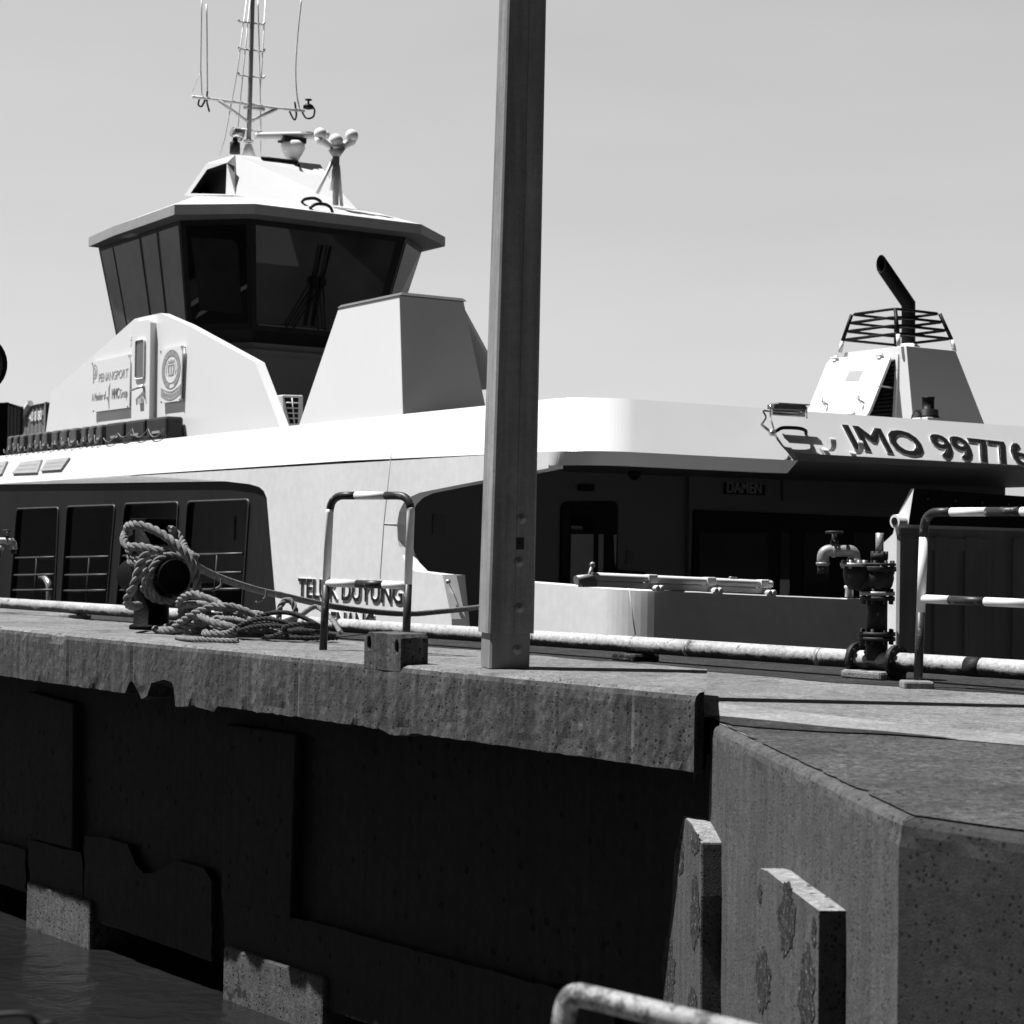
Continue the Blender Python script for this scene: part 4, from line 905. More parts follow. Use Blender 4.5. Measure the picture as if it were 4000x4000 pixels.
# ---- lettering on the side and plates on the band
def sidetext(body, x0, y0, x1, y1, ytop, name):
    a_ = FS(x0, y0, 0); b_ = FS(x1, y1, 0); hc = FS(x0, ytop, 0)[2]-a_[2]; mb = MB()
    exd = (W(*b_)-W(*a_)); mb.text(body, hc/.7, (W(*a_)-E_*.009, exd.normalized(), Z, -E_), .008, hc*.045, wid=exd.length, side=1); mb.build(name, ['letter', 'white'], fe)
sidetext('TELUK DUYUNG', 1167, 2331, 1577, 2358, 2258, 'name_lettering')
sidetext('PENANG', 1270, 2470, 1466, 2485, 2387, 'port_lettering')
bn = (-E_*.65+Z*.35).normalized(); bu = (E_*.35+Z*.65).normalized()
def bs(x, y, o=.05): return onp(x, y, W(0, 0, 2.0)+bn*o, bn)
h_ = lambda x, y: (.20704*x, 1500+.20704*y)
for pts, ro in (([(222, 1685), (385, 1472), (780, 1420), (690, 1665)], 0), ([(755, 1635), (882, 1430), (1300, 1380), (1140, 1608)], 1), ([(-300, 1745), (-120, 1480), (130, 1450), (20, 1690)], 0)):
    q = [bs(*h_(*p)) for p in pts]; mb = MB(); mb.prism(q, -bn*.05); pl = mb.build('slanted_plate', 'sgrey', fe)
    mb = MB(); q3 = [bs(*h_(*p), .053) for p in pts]
    for t in (.3, .62):
        k = 0
        while k < .8:
            w2 = .05+.04*((k*37) % 1); a_ = q3[1].lerp(q3[0], t).lerp(q3[2].lerp(q3[3], t), .1+k); b_ = q3[1].lerp(q3[0], t).lerp(q3[2].lerp(q3[3], t), .1+k+w2); d_ = q3[1].lerp(q3[0], t+.14).lerp(q3[2].lerp(q3[3], t+.14), .1+k+w2); c_2 = q3[1].lerp(q3[0], t+.14).lerp(q3[2].lerp(q3[3], t+.14), .1+k)
            mb.add([a_, b_, d_, c_2], [(0, 1, 2, 3)]); k += w2+.04
    mb.build('plate_marks', 'rampd', pl, fix=False)

# ---- life floats lashed on the roof edge (rest on the ferry: things of their own)
fl_lab = ['black life float on the ferry roof nearest the wheelhouse door', 'grey ribbed life float second from the wheelhouse door on the ferry roof', 'grey ribbed life float third from the wheelhouse door on the ferry roof', 'grey ribbed life float fourth from the wheelhouse door on the ferry roof', 'life float at the left end of the row on the ferry roof']
def lfloat(u0, u1, i, z0=2.66, v0=.37, v1=.72):
    r = thing('life_float', W((u0+u1)/2, (v0+v1)/2, z0), fl_lab[i], 'life float', 'life floats lashed along the ferry roof edge')
    mb = MB(); hgt = .41; nl = 3
    for k in range(nl):
        a_ = u0+(u1-u0)*k/nl; b_ = u0+(u1-u0)*(k+1)/nl; mb.box(W((a_+b_)/2, (v0+v1)/2, z0+hgt/2), A*(b_-a_)*(.46 if i == 0 else .34), E_*(v1-v0)/2, Z*hgt/2)
    mb.box(W((u0+u1)/2, (v0+v1)/2, z0+hgt/2-.02), A*((u1-u0)/2-.06), E_*(v1-v0)*.36, Z*(hgt/2-.04))
    mb.build('float_body', 'fbl' if i == 0 else 'fgr', r, .05, 2)
    mb = MB(); mb.box(W((u0+u1)/2, (v0+v1)/2, z0+.04), A*(u1-u0)/2*.98, E_*(v1-v0)/2*.97, Z*.05); mb.build('float_base', 'fbl', r)
    ln = MB(); z = z0+hgt*.5
    P = []
    for k in range(4):
        for t in range(8): s_ = (k+t/8)/4; P.append(W(u0+(u1-u0)*s_, v0-.04-.03*math.sin(math.pi*t/8), z-.14*math.sin(math.pi*t/8)+.03*((k*7) % 3-1)))
    ln.tube(P, .010, 5)
    ln.build('grab_line', 'rope', r)
    for k in range(3): mb = MB(); mb.box(W(u0+(u1-u0)*(k+.45)/3, v0-.012, z0+.13), A*(u1-u0)*.06, E_*.012, Z*.022); mb.build('strap', 'sgrey', r)
us = [FS(x, 1700, .37)[0] for x in (655, 404, 306, 190, 100, 20)]
for i in range(5): lfloat(us[i]+.05, us[i+1]-.05, i)
# ================================================================== THINGS ON THE QUAY
def rope(mb, path, R=.03, pitch=6.2, ph=0, mi=0, step=.012):
    P = [V(p) for p in path]; L_ = [0]
    for a_, b_ in zip(P, P[1:]): L_.append(L_[-1]+(b_-a_).length)
    n = max(4, int(L_[-1]/step)); pts = []; j = 0
    for i in range(n+1):
        d = L_[-1]*i/n
        while j < len(P)-2 and L_[j+1] < d: j += 1
        pts.append(P[j].lerp(P[j+1], (d-L_[j])/max(1e-6, L_[j+1]-L_[j])))
    T = [(pts[min(i+1, n)]-pts[max(i-1, 0)]).normalized() for i in range(n+1)]
    nn = T[0].orthogonal().normalized(); fr = []
    for t in T: nn = (nn-t*nn.dot(t)).normalized(); fr.append((nn, t.cross(nn)))
    ds = L_[-1]/n
    for s_ in range(3):
        q = []
        for i, (p, (a_, b_)) in enumerate(zip(pts, fr)):
            an = ph+s_*2.094+i*ds*2*math.pi/(pitch*R); w = 1+.1*nz(p, 9)
            q.append(p+(a_*math.cos(an)+b_*math.sin(an))*R*.56*w)
        mb.tube(q, R*.5, 7, mi)
# ---- tall tapered post
pb = onz(1972, 2606, 0)
pole = thing('steel_post', pb, 'tall grey tapered steel post standing at the quay edge', 'post')
mn = V((math.cos(math.radians(76)), -math.sin(math.radians(76)), 0)); ms_ = V((-mn.y, mn.x, 0))      # main face normal and its right-hand tangent
def sect(a_, z, lean=.0116, ch=.012):
    c = pb+V((lean*z, 0, z)); o = []
    for sx, sy in ((-1, 1), (1, 1), (1, -1), (-1, -1)):
        p1 = ms_*sx*(a_-ch)+mn*sy*a_; p2 = ms_*sx*a_+mn*sy*(a_-ch); o += [p2, p1] if sx*sy < 0 else [p1, p2]
    return [c+q for q in o]
mb = MB(); mb.loft([sect(.124, 0), sect(.124, .3)], 0, True); mb.build('post_foot', 'galvd', pole)
wz = lambda z: .143-.0056*z
zz = [.21, .22]+[.6*k for k in range(1, 13)]
mb = MB(); mb.loft([sect(.126, .21)]+[sect(wz(z), z) for z in zz], 0, True); mb.build('post_shaft', 'galv', pole)
mb = MB(); st = [[pb+V((.0116*z, 0, z))+ms_*wz(z)*k+mn*(wz(z)+o_) for k, o_ in ((.12, -.002), (.12, .004), (.78, .004), (.78, -.002))] for z in zz]
mb.loft(st); mb.add(st[0], [(0, 1, 2, 3)]); mb.build('cover_strip', 'galv', pole)
for (x, y, kind) in ((2038, 2027, 0), (2032, 2123, 1), (2029, 2196, 0), (2030, 2376, 0), (2022, 2539, 2)):
    zq = .7+(2155-y)*11.5/FPX; rr = wz(zq)+.004 if kind < 2 else .124
    p = onp(x, y, pb+V((.0116*zq, 0, zq))+mn*rr, mn); mb = MB()
    if kind != 1:
        mb.lathe([(.03, 0), (.029, .005), (.02, .006), (.014, .006), (.014, .018), (.0, .019)], p, mn, 16); mb.build('bolt', 'galvp', pole)
    else:
        mb.box(p, ms_*.024, mn*.004, Z*.036); mb.lathe([(.012, 0), (.012, .012)], p, mn, 8); mb.build('latch_plate', 'iron', pole, .004)
p = onp(2040, 1953, pb+mn*.142, mn); mb = MB(); mb.box(p, ms_*.02, mn*.003, Z*.035); mb.build('tag_plate', 'galvd', pole)

# ---- striped hoop rails
def rail(name, label, posts, mid, splits, r, group=None, extra=None):
    root = thing(name, posts[0][0], label, 'guard rail', group)
    def pieces(nm, path, cuts):           # cuts: list of (fraction, material)
        L_ = [0]
        for a_, b_ in zip(path, path[1:]): L_.append(L_[-1]+(b_-a_).length)
        def at(d):
            for k in range(len(L_)-1):
                if d <= L_[k+1]+1e-9: return path[k].lerp(path[k+1], (d-L_[k])/max(1e-9, L_[k+1]-L_[k]))
            return path[-1]
        mb = MB(); f0 = 0
        for f1, m_ in cuts:
            pts = [at(L_[-1]*f0)]+[p for p, l in zip(path, L_) if L_[-1]*f0 < l < L_[-1]*f1]+[at(L_[-1]*f1)]
            mb.tube(pts, r*(1+.012*(m_)), 12, m_); f0 = f1
        return mb.build(nm, ['rw', 'rb'], root)
    pieces('hoop', fillet(posts_path(posts), .12, 7), splits[0]); pieces('crossbar', mid, splits[1])
    return root
def posts_path(p): return [p[0][0], p[0][1], p[1][1], p[1][0]]
YL, YR = 13.26, 12.85
lp = [atY(1262, 2541, YL), atY(1291, 1936, YL)]; rp_ = [atY(1584, 2556, YR), atY(1607, 1936, YR)]
rail('guard_rail', 'small black and white hoop rail beside the rope heap', [lp, rp_], [atY(1276, 2277, YL), atY(1592, 2287, YR)],
     [[(.165, 1), (.355, 0), (.455, 1), (.55, 0), (.645, 1), (.83, 0), (1, 1)], [(.38, 0), (.71, 1), (1, 0)]], .0275, 'striped guard rails on the quay')
YA, YB = 12.75, 11.55
lp = [atY(3586, 2655, YA), atY(3612, 2001, YA)]; rp_ = [atY(4290, 2720, YB), atY(4300, 1996, YB)]
rail('guard_rail', 'large black and white rail in front of the raised ramp', [lp, rp_], [atY(3602, 2339, YA), atY(4296, 2370, YB)],
     [[(.125, 1), (.265, 0), (.365, 1), (.45, 0), (.53, 1), (.68, 0), (1, 1)], [(.17, 0), (.38, 1), (.62, 0), (.82, 1), (1, 0)]], .0295, 'striped guard rails on the quay')
# worn foreground rail and black rail on a landing outside the frame
mb = MB(); mb.hexa([V((-4, -3, -1.5)), V((4, -3, -1.5)), V((4, 4.3, -1.5)), V((-4, 4.3, -1.5))], [V((-4, -3, -1.25)), V((4, -3, -1.25)), V((4, 4.3, -1.25)), V((-4, 4.3, -1.25))])
tag(mb.build('landing_pavement', 'deck'), 'low landing in front of the quay', 'landing', None, 'structure')
p0 = atY(2196, 4060, 4.0); P = fillet([V((p0.x-.0, p0.y, -1.25)), atY(2196, 4010, 4.0), atY(2222, 3876, 4.0), atY(2900, 4037, 3.78), atY(3400, 4170, 3.6)], .1, 7)
mb = MB(); mb.tube(P, .025, 16); o = mb.build('hand_rail', 'worn'); tag(o, 'worn pale hand rail blurred in the near foreground', 'hand rail')
br_ = thing('boat_rail', atY(-60, 4100, 3.4), 'thin black blurred rail in the bottom left corner', 'hand rail')
mb = MB(); P = catmull([V((atY(-200, 3990, 3.4).x, 3.4, -1.25)), atY(-200, 3990, 3.4), atY(-60, 3972, 3.4), atY(30, 3962, 3.4), atY(95, 3962, 3.4), atY(128, 3980, 3.4), atY(146, 4030, 3.4), atY(150, 4100, 3.4)], 6); mb.tube(P, .0055, 8); mb.build('rail_tube', 'black', br_)
mb = MB(); mb.tube(catmull([atY(140, 4100, 3.4), atY(150, 4020, 3.4), atY(180, 3998, 3.4), atY(215, 4005, 3.4), atY(240, 4060, 3.4), atY(250, 4120, 3.4)], 6), .0055, 8); mb.build('rail_tube', 'black', br_)

# ---- bollard
B = onz(590, 2456, 0); bl_ = thing('bollard', B, 'black cross shaped mooring bollard wrapped in rope', 'bollard')
bd = -Q; bz = .445
mb = MB(); mb.lathe([(.185, 0), (.185, .025), (.17, .035), (.15, .04), (.147, .3), (.147, .88), (.0, .88)], B, Z, 28); mb.build('bollard_post', 'bollard', bl_)
mb = MB(); mb.box(B+Z*.9, bd*.145, N*.145, Z*.035); mb.build('cap_plate', 'bollard', bl_, .008)
mb = MB(); c = B+Z*bz; mb.lathe([(.0, -.37), (.135, -.37), (.143, -.36), (.143, .355), (.15, .36), (.15, .385), (.143, .39), (.128, .39), (.122, .375), (.0, .375)], c, bd, 32); mb.build('cross_bar', 'bollard', bl_)
# ---- mooring rope, wraps and line
g5 = lambda x, y, Y: atY(400+.31056*x, 1980+.31056*y, Y)
mb = MB()
def ringp(c_, a1, a2, r1, r2, t0, t1, drift=V((0, 0, 0)), n=40): return [c_+(a1*r1*math.cos(t0+(t1-t0)*k/n)+a2*r2*math.sin(t0+(t1-t0)*k/n))+drift*(k/n) for k in range(n+1)]
rope(mb, ringp(c+bd*.30-Z*.012, N, Z, .18, .19, 0, 6.5, bd*-.03), .033)
rope(mb, ringp(c+bd*.21, N, Z, .185, .2, -.6, 5.9, bd*-.05), .033, ph=1)
rope(mb, ringp(B+Z*.55, bd, N, .185, .185, 0, 12.9, Z*.09), .031)
rope(mb, ringp(B+Z*.66, bd, N, .19, .2, 1.5, 9.5, Z*.04), .031, ph=2)
rope(mb, catmull([g5(330, 330, 15.9), g5(320, 250, 15.7), g5(430, 225, 15.55), g5(620, 275, 15.5), g5(800, 375, 15.45), g5(980, 520, 15.4), g5(1100, 660, 15.4), g5(1165, 820, 15.4), g5(1195, 1000, 15.4), g5(1215, 1130, 15.4), g5(1262, 1250, 15.4), g5(1340, 1330, 15.4)], 8), .036)
rope(mb, catmull([g5(290, 330, 15.8), g5(270, 420, 15.6), g5(330, 500, 15.5), g5(480, 500, 15.45), g5(640, 540, 15.4), g5(760, 560, 15.4)], 8), .034)
rope(mb, catmull([g5(660, 540, 15.45), g5(540, 610, 15.4), g5(470, 730, 15.4), g5(430, 880, 15.4), g5(385, 1010, 15.4), g5(330, 1120, 15.45), g5(315, 1210, 15.5), g5(380, 1250, 15.7), g5(460, 1240, 16.0)], 8), .036, ph=1)
rope(mb, catmull([g5(850, 270, 16.0), g5(930, 330, 16.1), g5(1010, 450, 16.0), g5(1060, 560, 15.8), g5(1120, 600, 15.5), g5(1190, 650, 15.5)], 8), .032)
ml_ = [(700, 2160, 15.6), (742, 2180, 15.5), (775, 2216, 15.55), (870, 2262, 16.2), (1000, 2304, 17), (1100, 2326, 17.6), (1240, 2358, 18.5), (1348, 2376, 19.2), (1473, 2391, 20), (1597, 2398, 21), (1699, 2391, 21.8), (1858, 2374, 23), (1975, 2348, 23.75)]
rope(mb, catmull([atY(*p) for p in ml_], 10), .031)
for (x, y, Y) in ((845, 2300, 15.7), (1020, 2345, 17)):
    mb.tube(catmull([atY(x+20, y-40, Y), atY(x+15, y-10, Y), atY(x-20, y+8, Y)], 5), .012, 5)
o = mb.build('mooring_rope', 'rope', fix=False); tag(o, 'thick twisted mooring rope wound on the bollard and stretched to the ferry', 'rope')
# heap
mb = MB(); rnd = random.Random(5)
ctr = [(770, 2474, .30, .22), (800, 2478, .28, .2), (860, 2482, .33, .2), (820, 2480, .24, .17), (900, 2486, .3, .18), (790, 2474, .2, .14), (960, 2490, .3, .17), (1030, 2494, .3, .16), (1090, 2499, .27, .15), (1000, 2492, .24, .14), (1150, 2503, .22, .13), (870, 2480, .2, .14), (1190, 2508, .16, .1), (840, 2478, .17, .12), (1120, 2502, .3, .12), (1060, 2498, .22, .12), (1170, 2506, .26, .1), (800, 2476, .24, .15)]
for i, (x, y, rx_, ry_) in enumerate(ctr):
    c0_ = onz(x, y, 0); base = .03; top = (.36 if x < 900 else .18)*(.25+.75*(i % 5)/4); P = []; a0 = rnd.random()*6
    turn = 6.0+rnd.random()*3; tl_ = rnd.uniform(-.3, .3)
    for k in range(26):
        a_ = a0+turn*k/25; w = 1+.22*math.sin(a_*2+i)+.1*rnd.random()
        px_, py_ = math.cos(a_)*rx_*w, math.sin(a_)*ry_*w
        P.append(c0_+V((px_, py_-.25*px_, 0))+Z*max(base, base+top*(.75+.35*math.sin(a_+i*1.3))-.16*(px_**2+py_**2)/.09*.5))
    rope(mb, catmull(P, 4), .029 if x < 1000 else .018, ph=i, step=.014, mi=0 if x < 1040 else 1)
P = [onz(690, 2500, 0)+Z*.02, onz(760, 2508, 0)+Z*.02, onz(850, 2512, 0)+Z*.02, onz(930, 2515, 0)+Z*.02]
rope(mb, catmull(P, 8), .02)
lo2 = onz(1120, 2470, 0); rope(mb, [lo2+V((.07*math.cos(t*.4), .03*math.sin(t*.4), .15+.12*math.sin(t*.4))) for t in range(17)], .026)
rope(mb, catmull([onz(1100, 2480, 0)+Z*.1, onz(1170, 2470, 0)+Z*.14, onz(1235, 2462, 0)+Z*.2, onz(1300, 2470, 0)+Z*.1, onz(1330, 2480, 0)+Z*.02], 8), .022)
o = mb.build('rope_heap', ['rope', 'roped'], fix=False); tag(o, 'loose heap of frayed rope lying beside the bollard', 'rope')

# ---- pipeline with tee and flanges
PO, PD, PZ = V((3.39, 12.66, 0)), V((-.659, .752, 0)).normalized(), -.033
def pp(t, z=PZ): return PO+PD*t+Z*z
pl_ = thing('pipeline', pp(5, DZ), 'long worn white pipe lying along the back of the quay', 'pipe')
mb = MB(); mb.tube([pp(-5+.5*k) for k in range(90)], .067, 18); mb.build('pipe_run', 'pipe', pl_)
def tpx(x):
    k = (x-2000)/FPX; return (PO.x-k*PO.y)/(k*PD.y-PD.x)
for x, w in ((1209, .022), (1333, .03), (3212, .02), (3815, .06), (2700, .016), (640, .02)):
    t = tpx(x); mb = MB(); mb.tube([pp(t-w), pp(t+w)], .0685, 18); mb.build('pipe_band', 'iron' if w > .028 else 'galvp', pl_)
tt = tpx(3431); tv = pp(tt)
for s_ in (-1, 1):
    mb = MB(); mb.lathe([(.117, -.018), (.12, -.012), (.12, .012), (.117, .018)], pp(tt+s_*.175), PD, 24)
    for k in range(8): a_ = k*math.pi/4; q = pp(tt+s_*.175)+(PD.cross(Z)*math.cos(a_)+Z*math.sin(a_))*.098; mb.lathe([(.012, -.035), (.012, .035)], q, PD, 6)
    mb.build('flange', 'iron', pl_)
for x, s_ in ((2490, 1), (3420, 1.4), (1080, 1), (300, 1)):
    t = tpx(x); mb = MB(); mb.box(pp(t, DZ+.03)-PD.cross(Z)*.0, PD*.13*s_, PD.cross(Z)*.15, Z*.034); mb.build('support_pad', 'spall' if x == 2490 else 'strip', pl_, .02)
t0 = tpx(850); t1_ = tpx(1260)
mb = MB(); sd2 = PD.cross(Z)*(-.14 if (PD.cross(Z)).y < 0 else .14); mb.tube([pp(t1_)+sd2+Z*.02, pp(t0+6)+sd2+Z*.02], .03, 10); o = mb.build('thin_pipe', 'galvp'); tag(o, 'thin grey pipe lying just behind the big worn pipe', 'pipe')
def valve(loc, lab):
    r = thing('hydrant_valve', loc, lab, 'valve', 'valves on the quay pipeline')
    L0 = V(loc); P = lambda x, z, y=0: L0+V((x, y, z))
    def lat(nm, prof, x, m_='iron', bolts=None, seg=22):
        mb = MB(); mb.lathe(prof, P(x, 0), Z, seg)
        if bolts:
            rb_, z0, z1 = bolts
            for k in range(8): a_ = k*math.pi/4+.3; mb.lathe([(.013, z0), (.013, z1)], P(x, 0)+V((math.cos(a_)*rb_, math.sin(a_)*rb_, 0)), Z, 6)
        return mb.build(nm, m_, r)
    lat('riser', [(.077, 0), (.077, .15)], 0); lat('flange', [(.131, .14), (.131, .168)], 0, bolts=(.108, .115, .225)); lat('flange', [(.131, .175), (.131, .203)], 0)
    lat('riser', [(.073, .2), (.073, .43)], 0); lat('flange', [(.124, .425), (.124, .455)], 0, bolts=(.104, .4, .51)); lat('flange', [(.124, .462), (.124, .49)], 0, 'galvp')
    mb = MB(); mb.lathe([(.07, .48), (.1, .53), (.112, .58), (.108, .64)], P(.005, 0), Z, 22); mb.lathe([(.045, .5), (.075, .54), (.09, .6), (.088, .665)], P(-.155, 0), Z, 20); mb.tube([P(-.14, .555), P(-.02, .545)], [.062, .07], 14); mb.build('valve_body', 'iron', r)
    lat('flange', [(.12, .632), (.122, .64), (.122, .66), (.12, .668)], .01, bolts=(.1, .615, .71)); lat('flange', [(.12, .672), (.12, .692)], .01, 'iron'); lat('flange', [(.096, .664), (.096, .69)], -.17, 'galvp', bolts=(.078, .65, .71))
    lat('bonnet', [(.058, .69), (.055, .72), (.062, .724), (.062, .758), (.03, .765)], .012, bolts=(.05, .715, .775)); lat('spindle', [(.031, .76), (.029, .82), (.03, .905)], .012, 'galvp', seg=10)
    pa = fillet([P(-.168, .69), P(-.168, .775), P(-.39, .775), P(-.39, .665)], .07, 7); mb = MB(); mb.tube(pa, .042, 14); mb.lathe([(.05, .69), (.05, .72)], P(-.168, 0), Z, 14); mb.tube([P(-.30, .775), P(-.325, .775)], .05, 14); mb.lathe([(.048, .672), (.048, .69)], P(-.39, 0), Z, 14); mb.build('spout_pipe', 'galvp', r)
    mb = MB(); mb.tube([P(-.39, .668), P(-.39, .61)], .038, 14); mb.build('outlet', 'iron', r)
    mb = MB(); mb.tube([P(-.31, .8), P(-.31, .9)], .02, 10); mb.lathe([(.03, .815), (.03, .85)], P(-.31, 0), Z, 6)
    mb.tube([P(-.31+.055*math.cos(k*.3142), .905, .055*math.sin(k*.3142)) for k in range(21)], .0115, 6, caps=False)
    for k in range(3): mb.tube([P(-.31, .9), P(-.31+.055*math.cos(k*2.1), .905, .055*math.sin(k*2.1))], .008, 5)
    mb.build('handwheel', 'iron', r); return r
v1 = valve(tv+Z*.0, 'dark hydrant valve with bent spout in front of the raised ramp')
v2 = copy_thing(v1); v2.location = pp(15.3); v2.rotation_euler = (0, 0, math.pi); v2['label'] = 'hydrant valve partly cut off at the left edge of the photo'
# pads and rubble by the right rail
mb = MB(); c = atY(3580, 2668, 12.7); mb.box(V((c.x, c.y, DZ+.02)), V((.1, 0, 0)), V((0, .09, 0)), Z*.03); tag(mb.build('concrete_pad', 'strip', None, .015), 'pale concrete pad under the foot of the large rail', 'pad')
# ---- containers on the far quay
mb = MB(); mb.hexa([V((-70, 84, WATER)), V((-8, 84, WATER)), V((-8, 140, WATER)), V((-70, 140, WATER))], [V((-70, 84, -.5)), V((-8, 84, -.5)), V((-8, 140, -.5)), V((-70, 140, -.5))])
tag(mb.build('far_quay', 'conc', fix=False), 'far quay behind the ferry', 'quay', None, 'structure')
def container(a, d1, lab, z0, m_, txt):
    d2 = V((-d1.y, d1.x, 0)); d2 = d2 if d2.y > 0 else -d2
    r = thing('shipping_container', a+d1*3.03+d2*1.22+Z*z0, lab, 'container', 'containers stacked on the far quay')
    mb = MB(); h = 2.56; P = [a, a+d1*6.06, a+d1*6.06+d2*2.44, a+d2*2.44]
    for i in range(4):
        p, q = P[i], P[(i+1) % 4]; n = max(6, int((q-p).length/.14)); t = (q-p).normalized(); nn = V((t.y, -t.x, 0)); bt = []; tp = []
        for k in range(n+1):
            o_ = .03 if (k//2) % 2 == 0 else -.01; x = p.lerp(q, k/n)-nn*(.03-o_); bt.append(x+Z*(z0+.05)); tp.append(x+Z*(z0+h-.05))
        mb.loft([bt, tp])
    mb.add([p+Z*(z0+h-.04) for p in P], [(0, 1, 2, 3)]); mb.build('container_wall', m_, r)
    mb = MB()
    for p in P: mb.box(p.lerp((P[0]+P[2])/2, .015)+Z*(z0+h/2), d1*.08, d2*.08, Z*h/2)
    for i in range(4):
        p, q = P[i], P[(i+1) % 4]
        for z in (z0+.06, z0+h-.06): mb.tube([p+Z*z, q+Z*z], .06, 4)
    mb.build('container_frame', m_, r)
    if txt:
        fr = (a+d1*.9-d2*.04+Z*(z0+h-.85), d1, Z, -d2); mb = MB(); mb.text('HDSSC', .62, fr, .005, .02, wid=1.7); mb.build('lettering', 'white', r)
        mb = MB(); mb.text('40 8 80', .62, (a+d1*3.6-d2*.04+Z*(z0+h-.8), d1, Z, -d2), .005, .02, wid=1.9); mb.build('lettering', 'white', r)
        mb = MB(); mb.box(a+d1*1.9-d2*.05+Z*(z0+.55), d1*.9, d2*.01, Z*.3); mb.build('sign_patch', 'white', r)
    return r
a = V((-24.8, 93.3, 0)); d1 = V((3.3, -5.3, 0)).normalized()
for k, z0 in enumerate((-.5, 2.1, 4.75)): cc_ = container(a, d1, 'grey container with white lettering at the top of the far stack' if k == 2 else 'lower container of the far stack hidden behind the ferry', z0, 'cont', k == 2)
mb = MB(); mb.tube([atY(58, 1664, 92), atY(119, 1575, 90)], .16, 6); o = mb.build('lashing_bar', 'white', cc_)
a2 = atY(-80, 1700, 80); a2.z = 0
tp2 = atY(10, 1568, 80).z
container(V((atY(17, 1600, 80).x-6.06, 80.5, 0)), V((1, 0, 0)), 'black container at the left edge beside the far stack', tp2-2.56, 'black', False)
mb = MB(); xx = atY(17, 1600, 80).x; mb.box(V((xx-3.03, 81.7, (tp2-2.6-.5)/2+WATER/2-.1)), V((3, 0, 0)), V((0, 1.2, 0)), Z*((tp2-2.6)/2-WATER/2)); tag(mb.build('container_platform', 'grey', None, .05), 'dark platform under the black container at the left edge', 'platform')
# ---- round mirror cut by the left edge
mc0 = atY(-97, 1420, 19.2); rm = thing('round_mirror', V((mc0.x, mc0.y+.05, DZ)), 'black rimmed round mirror cut off by the left edge', 'mirror')
mb = MB(); mb.lathe([(.0, .0), (.28, 0), (.30, .02), (.315, .02), (.315, -.05), (.27, -.07), (.0, -.09)], mc0, V((.25, -.97, 0)), 36); mb.build('rim', 'black', rm)
mb = MB(); mb.lathe([(.275, .012), (.2, .035), (.1, .05), (.0, .055)], mc0, V((.25, -.97, 0)), 36); mb.build('mirror_face', 'grey', rm)
mb = MB(); mb.tube([V((mc0.x, mc0.y+.1, DZ)), V((mc0.x, mc0.y+.1, mc0.z+.3))], .035, 10); mb.build('mirror_post', 'black', rm)
SKYP, SKYK = .5, 2.2
# ================================================================== LIGHT AND SKY
sd = V((-.99, .10, 0)).normalized()*math.cos(math.radians(66))+Z*math.sin(math.radians(66))
ld = bpy.data.lights.new('sun', 'SUN'); ld.energy = 5.0; ld.angle = math.radians(.55); ld.color = (1, 1, 1)
lo_ = bpy.data.objects.new('sun', ld); COL.objects.link(lo_); lo_.rotation_euler = sd.to_track_quat('Z', 'Y').to_euler(); lo_.location = (0, 0, 50)
w = bpy.data.worlds.new('World'); S.world = w; w.use_nodes = True; nt = w.node_tree
bg = nt.nodes['Background']; sk = nt.nodes.new('ShaderNodeTexSky'); sk.sky_type = 'NISHITA'; sk.sun_disc = False
sk.sun_elevation = math.radians(66); sk.sun_rotation = math.atan2(sd.x, sd.y); sk.dust_density = 2.2; sk.air_density = 1.0
sp = nt.nodes.new('ShaderNodeSeparateColor'); nt.links.new(sk.outputs[0], sp.inputs[0])
pw = nt.nodes.new('ShaderNodeMath'); pw.operation = 'POWER'; nt.links.new(sp.outputs[0], pw.inputs[0]); pw.inputs[1].default_value = SKYP
ml = nt.nodes.new('ShaderNodeMath'); ml.operation = 'MULTIPLY'; nt.links.new(pw.outputs[0], ml.inputs[0]); ml.inputs[1].default_value = SKYK
tcw = nt.nodes.new('ShaderNodeTexCoord'); sx = nt.nodes.new('ShaderNodeSeparateXYZ'); nt.links.new(tcw.outputs['Generated'], sx.inputs[0])
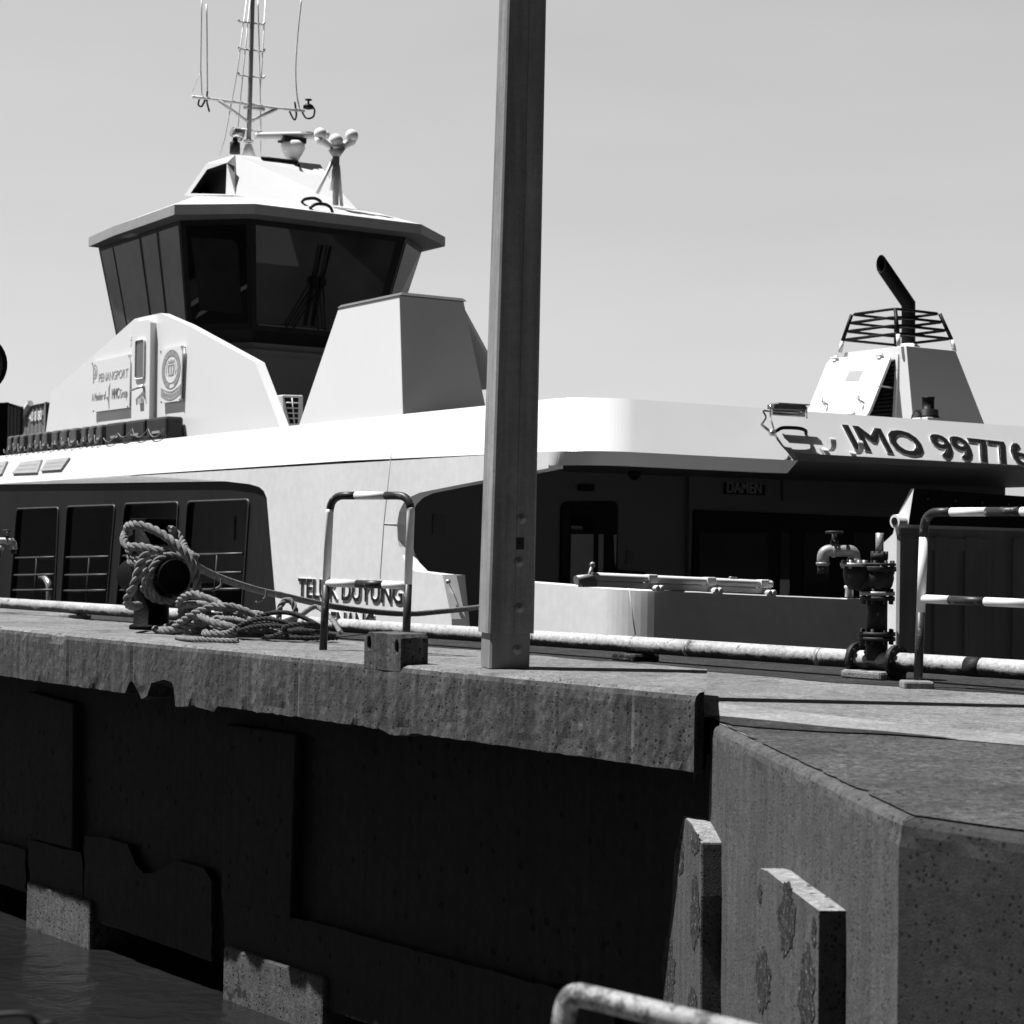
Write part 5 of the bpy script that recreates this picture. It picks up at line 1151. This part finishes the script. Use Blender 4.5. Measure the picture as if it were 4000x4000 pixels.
mr = nt.nodes.new('ShaderNodeMapRange'); mr.interpolation_type = 'SMOOTHSTEP'; nt.links.new(sx.outputs[2], mr.inputs[0])
for i, x in enumerate((.28, .5, 1.0, .1)): mr.inputs[i+1].default_value = x
dp = nt.nodes.new('ShaderNodeVectorMath'); dp.operation = 'DOT_PRODUCT'; nt.links.new(tcw.outputs['Generated'], dp.inputs[0]); dp.inputs[1].default_value = V((-.2, .98, 0)).normalized()
ma = nt.nodes.new('ShaderNodeMapRange'); ma.interpolation_type = 'SMOOTHSTEP'; nt.links.new(dp.outputs['Value'], ma.inputs[0])
for i, x in enumerate((-.1, .8, .1, 1.0)): ma.inputs[i+1].default_value = x
m3 = nt.nodes.new('ShaderNodeMath'); m3.operation = 'MULTIPLY'; nt.links.new(mr.outputs[0], m3.inputs[0]); nt.links.new(ma.outputs[0], m3.inputs[1])
m2 = nt.nodes.new('ShaderNodeMath'); m2.operation = 'MULTIPLY'; nt.links.new(ml.outputs[0], m2.inputs[0]); nt.links.new(m3.outputs[0], m2.inputs[1])
nn_ = nt.nodes.new('ShaderNodeTexNoise'); nn_.inputs['Scale'].default_value = 4; nn_.inputs['Detail'].default_value = 6
mpw = nt.nodes.new('ShaderNodeMapping'); mpw.inputs['Scale'].default_value = (1, 1, 5); nt.links.new(tcw.outputs['Generated'], mpw.inputs[0]); nt.links.new(mpw.outputs[0], nn_.inputs['Vector'])
mn_ = nt.nodes.new('ShaderNodeMapRange'); nt.links.new(nn_.outputs['Fac'], mn_.inputs[0])
for i, x in enumerate((.3, .75, .975, 1.05)): mn_.inputs[i+1].default_value = x
m4 = nt.nodes.new('ShaderNodeMath'); m4.operation = 'MULTIPLY'; nt.links.new(m2.outputs[0], m4.inputs[0]); nt.links.new(mn_.outputs[0], m4.inputs[1])
nt.links.new(m4.outputs[0], bg.inputs[0]); bg.inputs[1].default_value = .1
S.view_settings.view_transform = 'Standard'; S.view_settings.look = 'None'; S.view_settings.exposure = .8; S.view_settings.gamma = 1
S.render.resolution_x = 1024; S.render.resolution_y = 1024
